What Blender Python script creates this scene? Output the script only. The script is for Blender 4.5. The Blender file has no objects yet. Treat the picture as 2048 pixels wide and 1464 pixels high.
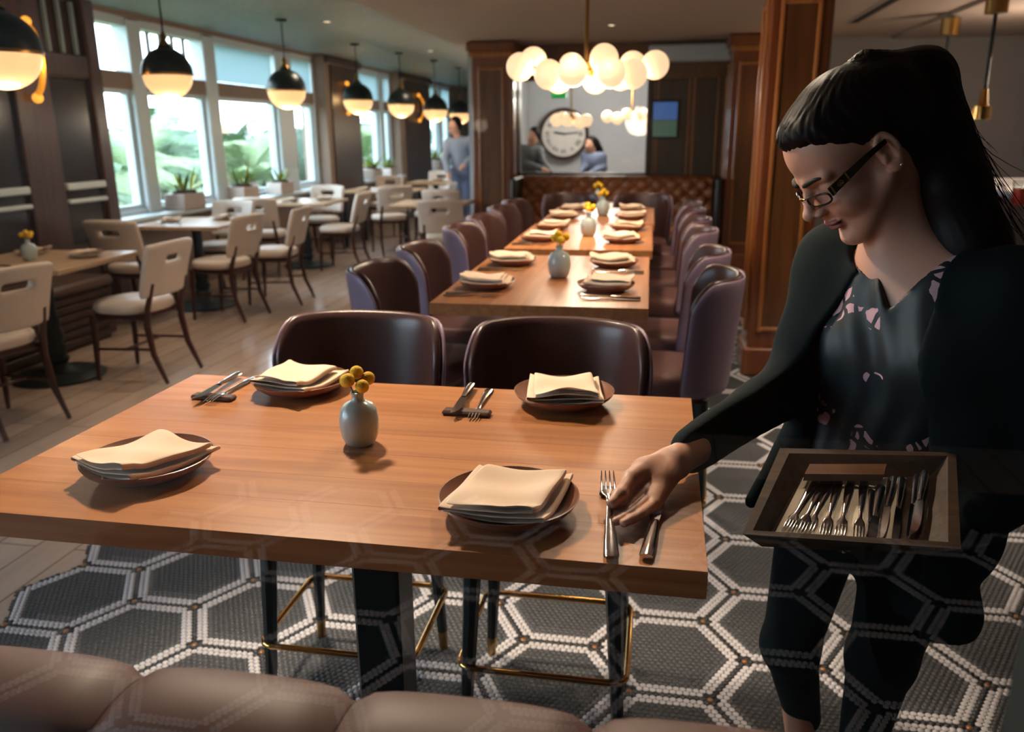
import bpy, bmesh, math, random
import numpy as np
from mathutils import Vector, Matrix
random.seed(7); rng = np.random.default_rng(7)
sc = bpy.context.scene
COL = sc.collection
R = math.radians; PI = math.pi

# ------------------------------------------------------------------ camera
F_PX, PITCH, ROLL, YAW, CAM_H = 1630.6, 0.27719, -0.0069, 0.17567, 1.47
_f = np.array([-math.sin(YAW), math.cos(YAW), 0]); _r = np.array([math.cos(YAW), math.sin(YAW), 0]); _u = np.array([0, 0, 1.0])
CF = _f*math.cos(PITCH) - _u*math.sin(PITCH); _u2 = _u*math.cos(PITCH) + _f*math.sin(PITCH)
CR = _r*math.cos(ROLL) + _u2*math.sin(ROLL); CU = _u2*math.cos(ROLL) - _r*math.sin(ROLL)
cam = bpy.data.cameras.new('camera'); cam_o = bpy.data.objects.new('camera', cam); COL.objects.link(cam_o)
cam.sensor_width = 36; cam.lens = F_PX*36/2048; cam.clip_start = 0.02; cam.clip_end = 300
cam_o.matrix_world = Matrix(((CR[0], CU[0], -CF[0], 0), (CR[1], CU[1], -CF[1], 0), (CR[2], CU[2], -CF[2], CAM_H), (0, 0, 0, 1)))
cam.dof.use_dof = True; cam.dof.focus_distance = 1.32; cam.dof.aperture_fstop = 4.2
sc.camera = cam_o

def ray(px, py):
    d = CF*F_PX + CR*(px-1024) - CU*(py-732)
    return d/np.linalg.norm(d)
def at(px, py, Y):                      # where the sight line through a photo point meets the upright plane y = Y
    d = ray(px, py); return Vector(d*(Y/d[1])) + Vector((0, 0, CAM_H))
def atz(px, py, z):                     # ... meets the level plane at height z
    d = ray(px, py); return Vector(d*((z-CAM_H)/d[2])) + Vector((0, 0, CAM_H))

def atd(px, py, depth):                 # along the sight line to a given depth
    d = CF*F_PX + CR*(px-1024) - CU*(py-732)
    return Vector(d*(depth/F_PX)) + Vector((0, 0, CAM_H))

# ------------------------------------------------------------------ world and exposure
sc.view_settings.view_transform = 'Standard'; sc.view_settings.look = 'None'
sc.view_settings.exposure = 0.22; sc.view_settings.gamma = 1.0; sc.view_settings.use_curve_mapping = False
SKY_COL, SKY_STR = (0.66, 0.83, 1.0), 11.5
w = bpy.data.worlds.new('overcast_sky'); sc.world = w; w.use_nodes = True
bgn = w.node_tree.nodes['Background']; bgn.inputs[0].default_value = (*SKY_COL, 1); bgn.inputs[1].default_value = SKY_STR
sc.cycles.max_bounces = 4; sc.cycles.diffuse_bounces = 2; sc.cycles.glossy_bounces = 2; sc.cycles.adaptive_threshold = .12; sc.cycles.adaptive_min_samples = 16
sc.cycles.transparent_max_bounces = 8; sc.cycles.transmission_bounces = 4
sc.cycles.sample_clamp_indirect = 4.0; sc.cycles.caustics_reflective = False; sc.cycles.caustics_refractive = False

def lamp(name, kind, loc, energy, color, size=0.05, target=None, spot=70, blend=0.6):
    l = bpy.data.lights.new(name, kind); l.energy = energy; l.color = color
    if kind in ('POINT', 'SPOT'): l.shadow_soft_size = size
    if kind == 'SPOT': l.spot_size = R(spot); l.spot_blend = blend
    o = bpy.data.objects.new(name, l); COL.objects.link(o); o.location = loc
    if target is not None:
        o.rotation_euler = (Vector(target)-Vector(loc)).to_track_quat('-Z', 'Y').to_euler()
    return o
WARM = (1.0, 0.79, 0.58)
# daylight enters through the window bays: portals guide the sky light
def portal(y0, y1, z0, z1, x=-4.82):
    l = bpy.data.lights.new('window_portal', 'AREA'); l.shape = 'RECTANGLE'; l.size = y1-y0; l.size_y = z1-z0
    l.cycles.is_portal = True
    o = bpy.data.objects.new('window_portal', l); COL.objects.link(o); o.location = (x, (y0+y1)/2, (z0+z1)/2)
    o.rotation_euler = (R(90), 0, R(-90))
    return o
for y0, y1 in ((-2.4, 2.8), (6.3, 11.1), (12.4, 14.4), (16.4, 18.6)): portal(y0, y1, .75, 2.5)

# ------------------------------------------------------------------ small library
def lin(c):
    if isinstance(c, str):
        c = c.lstrip('#'); c = tuple(int(c[i:i+2], 16)/255 for i in (0, 2, 4))
    return tuple(((x/12.92) if x <= .04045 else ((x+.055)/1.055)**2.4) for x in c)
def _nt(name):
    m = bpy.data.materials.new(name); m.use_nodes = True
    nt = m.node_tree; b = nt.nodes['Principled BSDF']; return m, nt, b
def mixrgb(nt, fac, a, b):
    n = nt.nodes.new('ShaderNodeMix'); n.data_type = 'RGBA'
    if hasattr(fac, 'links'): nt.links.new(fac, n.inputs[0])
    else: n.inputs[0].default_value = fac
    for k, x in ((6, a), (7, b)):
        if hasattr(x, 'links'): nt.links.new(x, n.inputs[k])
        else: n.inputs[k].default_value = (*x, 1)
    return n.outputs[2]
def mat(name, col, rough=.5, metal=0., var=.12, vscale=8., bump=0., bscale=60., coat=0., spec=.5, stretch=(1, 1, 1), sss=0., rnd=0., sheen=0.):
    m, nt, b = _nt(name); c = lin(col)
    tc = nt.nodes.new('ShaderNodeTexCoord'); mp = nt.nodes.new('ShaderNodeMapping'); mp.inputs['Scale'].default_value = stretch
    nt.links.new(tc.outputs['Object'], mp.inputs[0])
    nz = nt.nodes.new('ShaderNodeTexNoise'); nz.inputs['Scale'].default_value = vscale; nz.inputs['Detail'].default_value = 4
    nt.links.new(mp.outputs[0], nz.inputs[0])
    out = mixrgb(nt, nz.outputs[0], tuple(x*(1-var) for x in c), tuple(min(1, x*(1+var)) for x in c))
    if rnd:
        oi = nt.nodes.new('ShaderNodeObjectInfo')
        hs = nt.nodes.new('ShaderNodeHueSaturation'); mr = nt.nodes.new('ShaderNodeMapRange')
        mr.inputs[3].default_value = 1-rnd; mr.inputs[4].default_value = 1+rnd
        nt.links.new(oi.outputs['Random'], mr.inputs[0]); nt.links.new(mr.outputs[0], hs.inputs['Value']); nt.links.new(out, hs.inputs['Color']); out = hs.outputs[0]
    nt.links.new(out, b.inputs['Base Color'])
    b.inputs['Roughness'].default_value = rough; b.inputs['Metallic'].default_value = metal
    b.inputs['Specular IOR Level'].default_value = spec; b.inputs['Coat Weight'].default_value = coat; b.inputs['Coat Roughness'].default_value = .15
    if sheen: b.inputs['Sheen Weight'].default_value = sheen
    if sss: b.inputs['Subsurface Weight'].default_value = sss; b.inputs['Subsurface Radius'].default_value = (.012, .005, .003); b.inputs['Subsurface Scale'].default_value = 1.0
    if bump:
        n2 = nt.nodes.new('ShaderNodeTexNoise'); n2.inputs['Scale'].default_value = bscale; n2.inputs['Detail'].default_value = 3
        nt.links.new(mp.outputs[0], n2.inputs[0])
        bp = nt.nodes.new('ShaderNodeBump'); bp.inputs['Strength'].default_value = bump; bp.inputs['Distance'].default_value = .002
        nt.links.new(n2.outputs[0], bp.inputs['Height']); nt.links.new(bp.outputs[0], b.inputs['Normal'])
    return m
def wood(name, dark, light, rough=.4, axis=0, scale=3., grain=9., rnd=.0, coat=0., spec=.5, bump=.12):
    m, nt, b = _nt(name)
    tc = nt.nodes.new('ShaderNodeTexCoord'); mp = nt.nodes.new('ShaderNodeMapping')
    s = [grain]*3; s[axis] = .55; mp.inputs['Scale'].default_value = s
    vec = tc.outputs['Object']
    if rnd:
        oi = nt.nodes.new('ShaderNodeObjectInfo'); ml = nt.nodes.new('ShaderNodeVectorMath'); ml.operation = 'MULTIPLY_ADD'
        cx = nt.nodes.new('ShaderNodeCombineXYZ')
        for k in range(3): nt.links.new(oi.outputs['Random'], cx.inputs[k])
        nt.links.new(cx.outputs[0], ml.inputs[0]); ml.inputs[1].default_value = (37, 19, 53); nt.links.new(vec, ml.inputs[2]); vec = ml.outputs[0]
    nt.links.new(vec, mp.inputs[0])
    nz = nt.nodes.new('ShaderNodeTexNoise'); nz.inputs['Scale'].default_value = scale; nz.inputs['Detail'].default_value = 7; nz.inputs['Roughness'].default_value = .62; nz.inputs['Distortion'].default_value = .6
    nt.links.new(mp.outputs[0], nz.inputs[0])
    rp = nt.nodes.new('ShaderNodeValToRGB'); rp.color_ramp.elements[0].position = .3; rp.color_ramp.elements[1].position = .68
    rp.color_ramp.elements[0].color = (*lin(dark), 1); rp.color_ramp.elements[1].color = (*lin(light), 1)
    nt.links.new(nz.outputs[0], rp.inputs[0]); out = rp.outputs[0]
    if rnd:
        hs = nt.nodes.new('ShaderNodeHueSaturation'); mr = nt.nodes.new('ShaderNodeMapRange'); mr.inputs[3].default_value = 1-rnd; mr.inputs[4].default_value = 1+rnd
        nt.links.new(oi.outputs['Random'], mr.inputs[0]); nt.links.new(mr.outputs[0], hs.inputs['Value']); nt.links.new(out, hs.inputs['Color']); out = hs.outputs[0]
    nt.links.new(out, b.inputs['Base Color']); b.inputs['Roughness'].default_value = rough; b.inputs['Coat Weight'].default_value = coat
    b.inputs['Specular IOR Level'].default_value = spec
    bp = nt.nodes.new('ShaderNodeBump'); bp.inputs['Strength'].default_value = bump; bp.inputs['Distance'].default_value = .001
    nt.links.new(nz.outputs[0], bp.inputs['Height']); nt.links.new(bp.outputs[0], b.inputs['Normal'])
    return m
def emit(name, col, strength):
    m, nt, b = _nt(name); b.inputs['Base Color'].default_value = (*lin(col), 1); b.inputs['Emission Color'].default_value = (*lin(col), 1)
    b.inputs['Emission Strength'].default_value = strength; b.inputs['Roughness'].default_value = .3; m.cycles.emission_sampling = 'NONE'; return m
def pane_mat(name, tint=(.95, .97, .96), refl=1.0):
    m, nt, b = _nt(name); nt.nodes.remove(b); o = nt.nodes['Material Output']
    t = nt.nodes.new('ShaderNodeBsdfTransparent'); t.inputs[0].default_value = (*tint, 1)
    g = nt.nodes.new('ShaderNodeBsdfGlossy'); g.inputs['Roughness'].default_value = 0.0
    ge = nt.nodes.new('ShaderNodeNewGeometry'); dt = nt.nodes.new('ShaderNodeVectorMath'); dt.operation = 'DOT_PRODUCT'
    nt.links.new(ge.outputs['Incoming'], dt.inputs[0]); nt.links.new(ge.outputs['Normal'], dt.inputs[1])
    def mth(op, x, y=None):
        n = nt.nodes.new('ShaderNodeMath'); n.operation = op
        for k, q in enumerate((x, y)):
            if q is None: continue
            if hasattr(q, 'links'): nt.links.new(q, n.inputs[k])
            else: n.inputs[k].default_value = q
        return n
    c_ = mth('ABSOLUTE', dt.outputs['Value']); c_ = mth('SUBTRACT', 1.0, c_.outputs[0]); c_ = mth('POWER', c_.outputs[0], 5.0)      # Schlick, same from both sides
    c_ = mth('MULTIPLY', c_.outputs[0], .96); c_ = mth('ADD', c_.outputs[0], .04)
    mu = mth('MULTIPLY', c_.outputs[0], refl); mu.use_clamp = True
    mx = nt.nodes.new('ShaderNodeMixShader'); nt.links.new(mu.outputs[0], mx.inputs[0]); nt.links.new(t.outputs[0], mx.inputs[1]); nt.links.new(g.outputs[0], mx.inputs[2])
    nt.links.new(mx.outputs[0], o.inputs['Surface']); return m

class MB:
    """collects shapes; build() links them as ONE mesh object"""
    def __init__(s): s.v = []; s.f = []; s.m = []; s.cur = 0
    def add(s, V, Fs):
        k = len(s.v); s.v.extend([tuple(x) for x in V])
        for f in Fs: s.f.append(tuple(i+k for i in f)); s.m.append(s.cur)
        return s
    def box(s, c, d, bev=0., rot=None):
        h = [x/2 for x in d]; c = Vector(c)
        if bev <= 0:
            V = [Vector((sx*h[0], sy*h[1], sz*h[2])) for sx in (-1, 1) for sy in (-1, 1) for sz in (-1, 1)]
            Fs = [(0, 1, 3, 2), (4, 6, 7, 5), (0, 4, 5, 1), (2, 3, 7, 6), (0, 2, 6, 4), (1, 5, 7, 3)]
        else:
            bev = min(bev, min(h)*.95); V = []; idx = {}
            for sx in (-1, 1):
                for sy in (-1, 1):
                    for sz in (-1, 1):
                        for a in range(3):
                            p = [sx*h[0], sy*h[1], sz*h[2]]; sg = (sx, sy, sz)
                            for b in range(3):
                                if b != a: p[b] -= sg[b]*bev
                            idx[(sx, sy, sz, a)] = len(V); V.append(Vector(p))
            Fs = []
            for a in range(3):
                b, c2 = (a+1) % 3, (a+2) % 3
                for sg in (-1, 1):
                    q = []
                    for sb, s2 in ((-1, -1), (1, -1), (1, 1), (-1, 1)):
                        t = [0, 0, 0]; t[a] = sg; t[b] = sb; t[c2] = s2; q.append(idx[(*t, a)])
                    Fs.append(tuple(q if sg > 0 else q[::-1]))
                for sa in (-1, 1):
                    for sb in (-1, 1):
                        q = []
                        for s2, ax in ((-1, a), (1, a), (1, b), (-1, b)):
                            t = [0, 0, 0]; t[a] = sa; t[b] = sb; t[c2] = s2; q.append(idx[(*t, ax)])
                        Fs.append(tuple(q if sa*sb < 0 else q[::-1]))
            for sx in (-1, 1):
                for sy in (-1, 1):
                    for sz in (-1, 1):
                        q = [idx[(sx, sy, sz, a)] for a in range(3)]
                        Fs.append(tuple(q if sx*sy*sz > 0 else q[::-1]))
        if rot is not None: V = [rot @ p for p in V]
        return s.add([p+c for p in V], Fs)
    def loft(s, rings, closed=True, cap=True, loop=False):
        n = len(rings[0]); V = [p for r in rings for p in r]; Fs = []; m = len(rings)
        for i in range(m if loop else m-1):
            for j in range(n if closed else n-1):
                a, b = i*n+j, i*n+(j+1) % n; i2 = (i+1) % m
                Fs.append((a, b, i2*n+(j+1) % n, i2*n+j))
        if cap and closed and not loop: Fs.append(tuple(range(n))[::-1]); Fs.append(tuple((m-1)*n+j for j in range(n)))
        return s.add(V, Fs)
    def tube(s, pts, r, n=8, loop=False, flat=1.0, up=None):
        pts = [Vector(p) for p in pts]; m = len(pts); rr = r if hasattr(r, '__len__') else [r]*m
        rings = []; prev = None
        for i in range(m):
            if loop: t = pts[(i+1) % m]-pts[i-1]
            else: t = pts[min(i+1, m-1)]-pts[max(i-1, 0)]
            t.normalize()
            if prev is None:
                q = Vector(up) if up is not None else (Vector((0, 0, 1)) if abs(t.z) < .9 else Vector((1, 0, 0)))
            else: q = prev
            a = q - t*q.dot(t)
            if a.length < 1e-6: a = Vector((1, 0, 0)) - t*t.x
            a.normalize(); prev = a; b = t.cross(a)
            rings.append([pts[i] + (a*math.cos(2*PI*k/n)*flat + b*math.sin(2*PI*k/n))*rr[i] for k in range(n)])
        return s.loft(rings, loop=loop)
    def lathe(s, prof, n=24, c=(0, 0, 0), axis=None):
        c = Vector(c); M3 = None
        if axis is not None: M3 = Vector((0, 0, 1)).rotation_difference(Vector(axis)).to_matrix()
        V = []; Fs = []; rows = []
        for r, z in prof:
            if r < 1e-6: rows.append([len(V)]); V.append(Vector((0, 0, z)))
            else:
                rows.append(list(range(len(V), len(V)+n)))
                V += [Vector((r*math.cos(2*PI*k/n), r*math.sin(2*PI*k/n), z)) for k in range(n)]
        for A, B in zip(rows, rows[1:]):
            for k in range(n):
                k2 = (k+1) % n
                if len(A) == 1 and len(B) == 1: continue
                if len(A) == 1: Fs.append((A[0], B[k2], B[k]))
                elif len(B) == 1: Fs.append((A[k], A[k2], B[0]))
                else: Fs.append((A[k], A[k2], B[k2], B[k]))
        if M3 is not None: V = [M3 @ p for p in V]
        return s.add([p+c for p in V], Fs)
    def ball(s, c, r, n=14, m=8, sc3=(1, 1, 1)):
        V0 = len(s.v); s.lathe([(r*math.sin(PI*k/m), -r*math.cos(PI*k/m)) for k in range(m+1)], n)
        for i in range(V0, len(s.v)): p = s.v[i]; s.v[i] = (p[0]*sc3[0]+c[0], p[1]*sc3[1]+c[1], p[2]*sc3[2]+c[2])
        return s
    def prism(s, poly, z0, z1):
        n = len(poly); V = [(x, y, z0) for x, y in poly]+[(x, y, z1) for x, y in poly]
        Fs = [tuple(range(n))[::-1], tuple(range(n, 2*n))]+[(i, (i+1) % n, n+(i+1) % n, n+i) for i in range(n)]
        return s.add(V, Fs)
    def xform(s, M4, start=0):
        for i in range(start, len(s.v)): s.v[i] = tuple(M4 @ Vector(s.v[i]))
        return s
    def mesh(s, name, mats, smooth=35):
        me = bpy.data.meshes.new(name); me.from_pydata(s.v, [], s.f)
        for m in (mats if isinstance(mats, (list, tuple)) else [mats]): me.materials.append(m)
        if len(set(s.m)) > 1: me.polygons.foreach_set('material_index', s.m)
        bm = bmesh.new(); bm.from_mesh(me); bmesh.ops.recalc_face_normals(bm, faces=bm.faces); bm.to_mesh(me); bm.free()
        if smooth: me.shade_smooth(); me.set_sharp_from_angle(angle=R(smooth))
        return me
    def build(s, name, mats, parent=None, loc=(0, 0, 0), rz=0., smooth=35):
        return obj(name, s.mesh(name, mats, smooth), parent, loc, rz)
def sheet(name, m, parent, c, sx=0., sy=0., sz=0.):
    """one flat sheet of glass in an upright plane (sx or sy is 0)"""
    x, y, z = c; V = [(x-sx/2, y-sy/2, z-sz/2), (x+sx/2, y+sy/2, z-sz/2), (x+sx/2, y+sy/2, z+sz/2), (x-sx/2, y-sy/2, z+sz/2)]
    return MB().add(V, [(0, 1, 2, 3)]).build(name, m, parent, smooth=0)
def obj(name, me, parent=None, loc=(0, 0, 0), rz=0.):
    o = bpy.data.objects.new(name, me); COL.objects.link(o); o.location = loc; o.rotation_euler = (0, 0, rz); o.parent = parent; return o
def tag(o, label=None, cat=None, group=None, kind=None):
    if label: o['label'] = label
    if cat: o['category'] = cat
    if group: o['group'] = group
    if kind: o['kind'] = kind
    return o
def thing(name, label, cat, loc=(0, 0, 0), rz=0., group=None):
    o = bpy.data.objects.new(name, None); COL.objects.link(o); o.location = loc; o.rotation_euler = (0, 0, rz); o.empty_display_size = .05
    return tag(o, label, cat, group)
KIDS = {}
def copy_tree(o, label=None, loc=None, rz=None, parent=None):
    c = o.copy(); COL.objects.link(c); c.parent = parent
    if label: c['label'] = label
    if loc is not None: c.location = loc
    if rz is not None: c.rotation_euler = (0, 0, rz)
    for ch in list(o.children): copy_tree(ch, parent=c)
    return c
def struct(name, mb, m, parent=None, smooth=0):
    o = mb.build(name, m, parent, smooth=smooth)
    if parent is None: o['kind'] = 'structure'
    return o
def bake(o, *mods):
    """apply the modifiers given as (type, dict) to a mesh object, once"""
    for t, d in mods:
        m = o.modifiers.new(t, t)
        for k, x in d.items(): setattr(m, k, x)
    dg = bpy.context.evaluated_depsgraph_get(); dg.update()
    me = bpy.data.meshes.new_from_object(o.evaluated_get(dg)); me.name = o.name
    o.modifiers.clear(); o.data = me; me.shade_smooth()
    return o
# ------------------------------------------------------------------ materials
OAK = wood('oak_tabletop', '#9a5d35', '#be8150', rough=.33, axis=0, scale=2.6, grain=12, rnd=.09, bump=.06)
OAKY = wood('oak_tabletop_lengthwise', '#a06238', '#c48a58', rough=.38, axis=1, scale=2.6, grain=12, rnd=.07, bump=.06)
OAK_EDGE = wood('oak_underside', '#6d3d1b', '#8c5526', rough=.5, axis=0)
BLOND = wood('blond_wood', '#a98a6c', '#c9ad8c', rough=.35, axis=1)
COLWOOD = wood('column_wood', '#5a2c14', '#7d4522', rough=.32, axis=2, scale=2.2, grain=7, coat=.3)
COLWOOD2 = wood('column_panel_wood', '#4a2a12', '#6b4220', rough=.35, axis=2, scale=2.2, grain=7, coat=.2)
MOULD = wood('column_moulding_wood', '#7d4a22', '#a66a34', rough=.3, axis=2, grain=7, coat=.3)
DARKWOOD = wood('dark_wall_wood', '#2c1c15', '#46301f', rough=.4, axis=2, grain=6)
CHAIRWOOD = wood('chair_leg_wood', '#2c130d', '#4a2216', rough=.35, axis=2, grain=10)
LEATHER_IN = mat('dark_brown_seat_leather', '#3f2725', rough=.34, var=.10, vscale=5, bump=.05, bscale=300)
LEATHER_OUT = mat('taupe_shell_leather', '#857083', rough=.4, var=.08, vscale=5, bump=.05, bscale=300)
LEATHER = mat('plum_brown_leather', '#5b3b39', rough=.34, var=.10, vscale=5, bump=.05, bscale=300)
LEATHER_D = mat('dark_brown_leather', '#382829', rough=.36, var=.10, vscale=5, bump=.05, bscale=300)
BENCHL = mat('banquette_leather', '#583a33', rough=.55, var=.08, vscale=4, bump=.06, bscale=250)
TUFTL = mat('tufted_leather', '#8a5026', rough=.42, var=.12, vscale=5)
CREAM = mat('cream_vinyl', '#d8c9bb', rough=.4, var=.05, vscale=5)
LEGDARK = mat('black_steel', '#0f1a1c', rough=.38, metal=.3, var=.1)
IRON = mat('cast_iron', '#1e2a2c', rough=.5, metal=.4, var=.25, vscale=30, bump=.4, bscale=80)
BRASS = mat('polished_brass', '#d9a760', rough=.16, metal=1., var=.06)
BRASSD = mat('aged_brass', '#a9824a', rough=.3, metal=1., var=.12)
STEEL = mat('stainless_steel', '#c9c5c4', rough=.14, metal=1., var=.03)
PLATE = mat('brown_stoneware', '#8a5c48', rough=.3, var=.16, vscale=14, coat=.25)
LINEN = mat('cream_linen', '#f2d4b6', rough=.85, var=.03, vscale=10, bump=.12, bscale=900, sheen=.25)
VASE = mat('celadon_glaze', '#a9b7b6', rough=.28, var=.05, vscale=20, coat=.4)
YELLOW = mat('billy_button_yellow', '#f5bc22', rough=.8, var=.2, vscale=200, bump=.8, bscale=500)
STEM = mat('dry_stem', '#5d6a36', rough=.7)
RESTM = mat('leather_rest', '#4a2a1e', rough=.5, var=.15, vscale=40)
TILE_W = mat('white_glazed_tile', '#d9d6dc', rough=.3, var=.06, vscale=3)
TILE_G = mat('grey_mosaic_tile', '#4a4c51', rough=.4, var=.22, vscale=7)
TILE_D = mat('black_mosaic_tile', '#26272a', rough=.4, var=.2, vscale=7)
TILE_B = mat('brass_mosaic_tile', '#b07a45', rough=.3, metal=.6, var=.1)
GROUT = mat('dark_grout', '#36383c', rough=.7, var=.2, vscale=40)
WHITE = mat('white_paint', '#c9d6da', rough=.45, var=.03)
PLASTER = mat('warm_plaster', '#b19c90', rough=.85, var=.03, vscale=2)
PLASTER2 = mat('warm_plaster_dark', '#a28f85', rough=.85, var=.03, vscale=2)
GREYWALL = mat('grey_wall_paint', '#857c78', rough=.8, var=.05)
PALEWALL = mat('pale_wall_paint', '#b9bcc0', rough=.8, var=.05)
BEIGEWALL = mat('beige_wall_paint', '#8d7666', rough=.7, var=.06)
GLOBE = emit('lit_opal_glass', '#ffd6aa', .95)
GLOBE_P = emit('lit_opal_bowl', '#ffc98c', .95)
AMBER = emit('lit_amber_glass', '#ffa63c', 1.2)
DOMEB = mat('black_dome_enamel', '#1c2527', rough=.35, metal=.2, var=.1)
GLASSPANE = pane_mat('clear_glass', refl=2.)
def m_sheer():
    m, nt, b = _nt('transom_sheer'); o = nt.nodes['Material Output']; b.inputs['Base Color'].default_value = (*lin('#a9bcc0'), 1); b.inputs['Roughness'].default_value = .8
    t = nt.nodes.new('ShaderNodeBsdfTranslucent'); t.inputs[0].default_value = (*lin('#8fa6aa'), 1); mx = nt.nodes.new('ShaderNodeMixShader'); mx.inputs[0].default_value = .45
    nt.links.new(b.outputs[0], mx.inputs[1]); nt.links.new(t.outputs[0], mx.inputs[2]); nt.links.new(mx.outputs[0], o.inputs['Surface']); return m
FROST = m_sheer()
GREENDK = mat('dark_green_frame', '#161f1d', rough=.6, var=.1)
BLACKC = mat('black_suiting', '#08161a', rough=.8, var=.2, vscale=30, bump=.1, bscale=900, spec=.12)
def m_floor():
    m, nt, b = _nt('polished_tan_floor')
    tc = nt.nodes.new('ShaderNodeTexCoord'); mp = nt.nodes.new('ShaderNodeMapping'); mp.inputs['Scale'].default_value = (7, .8, 1)
    nt.links.new(tc.outputs['Object'], mp.inputs[0])
    nz = nt.nodes.new('ShaderNodeTexNoise'); nz.inputs['Scale'].default_value = 2; nz.inputs['Detail'].default_value = 6
    nt.links.new(mp.outputs[0], nz.inputs[0])
    br = nt.nodes.new('ShaderNodeTexBrick'); br.inputs['Scale'].default_value = 1.0; br.inputs['Brick Width'].default_value = 1.2; br.inputs['Row Height'].default_value = .16
    br.inputs['Mortar Size'].default_value = .003; br.inputs['Color1'].default_value = (*lin('#c0a797'), 1); br.inputs['Color2'].default_value = (*lin('#cdb6a6'), 1); br.inputs['Mortar'].default_value = (*lin('#7d5f47'), 1)
    m2 = nt.nodes.new('ShaderNodeMapping'); m2.inputs['Rotation'].default_value = (0, 0, R(90)); nt.links.new(tc.outputs['Object'], m2.inputs[0]); nt.links.new(m2.outputs[0], br.inputs[0])
    mr = nt.nodes.new('ShaderNodeMapRange'); mr.inputs[3].default_value = .8; mr.inputs[4].default_value = 1.2; nt.links.new(nz.outputs[0], mr.inputs[0])
    hs = nt.nodes.new('ShaderNodeHueSaturation'); nt.links.new(br.outputs[0], hs.inputs['Color']); nt.links.new(mr.outputs[0], hs.inputs['Value'])
    nt.links.new(hs.outputs[0], b.inputs['Base Color']); b.inputs['Roughness'].default_value = .17
    return m
FLOORM = m_floor()
def m_tin():
    m, nt, b = _nt('embossed_tin'); tc = nt.nodes.new('ShaderNodeTexCoord')
    b.inputs['Base Color'].default_value = (*lin('#6f7570'), 1); b.inputs['Roughness'].default_value = .5; b.inputs['Metallic'].default_value = .1
    vo = nt.nodes.new('ShaderNodeTexVoronoi'); vo.inputs['Scale'].default_value = 9; vo.inputs['Randomness'].default_value = .35; vo.distance = 'CHEBYCHEV'
    nt.links.new(tc.outputs['Object'], vo.inputs[0])
    nz = nt.nodes.new('ShaderNodeTexNoise'); nz.inputs['Scale'].default_value = 40; nt.links.new(tc.outputs['Object'], nz.inputs[0])
    ad = nt.nodes.new('ShaderNodeMath'); ad.operation = 'ADD'; nt.links.new(vo.outputs[0], ad.inputs[0]); nt.links.new(nz.outputs[0], ad.inputs[1])
    bp = nt.nodes.new('ShaderNodeBump'); bp.inputs['Strength'].default_value = .7; bp.inputs['Distance'].default_value = .02
    nt.links.new(ad.outputs[0], bp.inputs['Height']); nt.links.new(bp.outputs[0], b.inputs['Normal'])
    return m
TIN = m_tin()
# ------------------------------------------------------------------ floor: tan floor, hexagon mosaic of penny tiles
A_HEX, HX0, HY0 = .21587, -.34657, 2.11532
S3 = math.sqrt(3)/2
struct('floor', MB().box((-.5, 8.6, -.052), (9.2, 23.6, .1)), FLOORM)
left = [(HX0+A_HEX*(-8 if k % 2 == 0 else -7.5), HY0+A_HEX*S3*k) for k in range(-25, 42)]
tile_floor = struct('floor_tile', MB().prism(left+[(3.9, left[-1][1]), (3.9, left[0][1])], -.02, 0), GROUT)
P_T = A_HEX/12
def hexcls(X, Y):
    """0 line, 1 white, 2 grey, 3 brass for each penny; also which hexagon column"""
    u = (X-HX0)/A_HEX-2; v = (Y-HY0)/A_HEX
    best = np.full(X.shape, 1e9); du = np.zeros_like(X); dv = np.zeros_like(X); colj = np.zeros_like(X)
    j0 = np.round(u/1.5)
    for dj in (-1, 0, 1):
        j = j0+dj; off = np.where(j % 2 == 0, 0, S3); k = np.round((v-off)/(2*S3))
        cu = 1.5*j; cv = off+k*2*S3; d = (u-cu)**2+(v-cv)**2; m = d < best
        best = np.where(m, d, best); du = np.where(m, u-cu, du); dv = np.where(m, v-cv, dv); colj = np.where(m, j, colj)
    d = np.maximum(np.abs(dv), np.maximum(np.abs(du*S3+dv*.5), np.abs(du*S3-dv*.5)))
    e = np.round(12-d/(S3/12)).astype(int)
    nd = np.full(X.shape, 1e9)
    for k in range(6): nd = np.minimum(nd, np.hypot(du-math.cos(k*PI/3), dv-math.sin(k*PI/3)))
    c = np.where(e <= 0, 0, np.where(e <= 2, 1, 2))
    c = np.where(nd < 1.3/12, 0, c); c = np.where(nd < .4/12, 3, c)
    return c, colj
def pennies(x0, x1, y0, y1):
    n0, n1 = int((y0-HY0)/(P_T*S3)), int((y1-HY0)/(P_T*S3)); out = []
    for n in range(n0, n1+1):
        m = np.arange(math.ceil((x0-HX0)/P_T-n/2), (x1-HX0)/P_T-n/2)
        out.append(np.c_[HX0+P_T*(m+n/2), np.full(len(m), HY0+P_T*S3*n)])
    Q = np.concatenate(out); c, j = hexcls(Q[:, 0], Q[:, 1])
    k = (j >= -6) | ((c != 1) & (j >= -6)); return Q[k], c[k]
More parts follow.
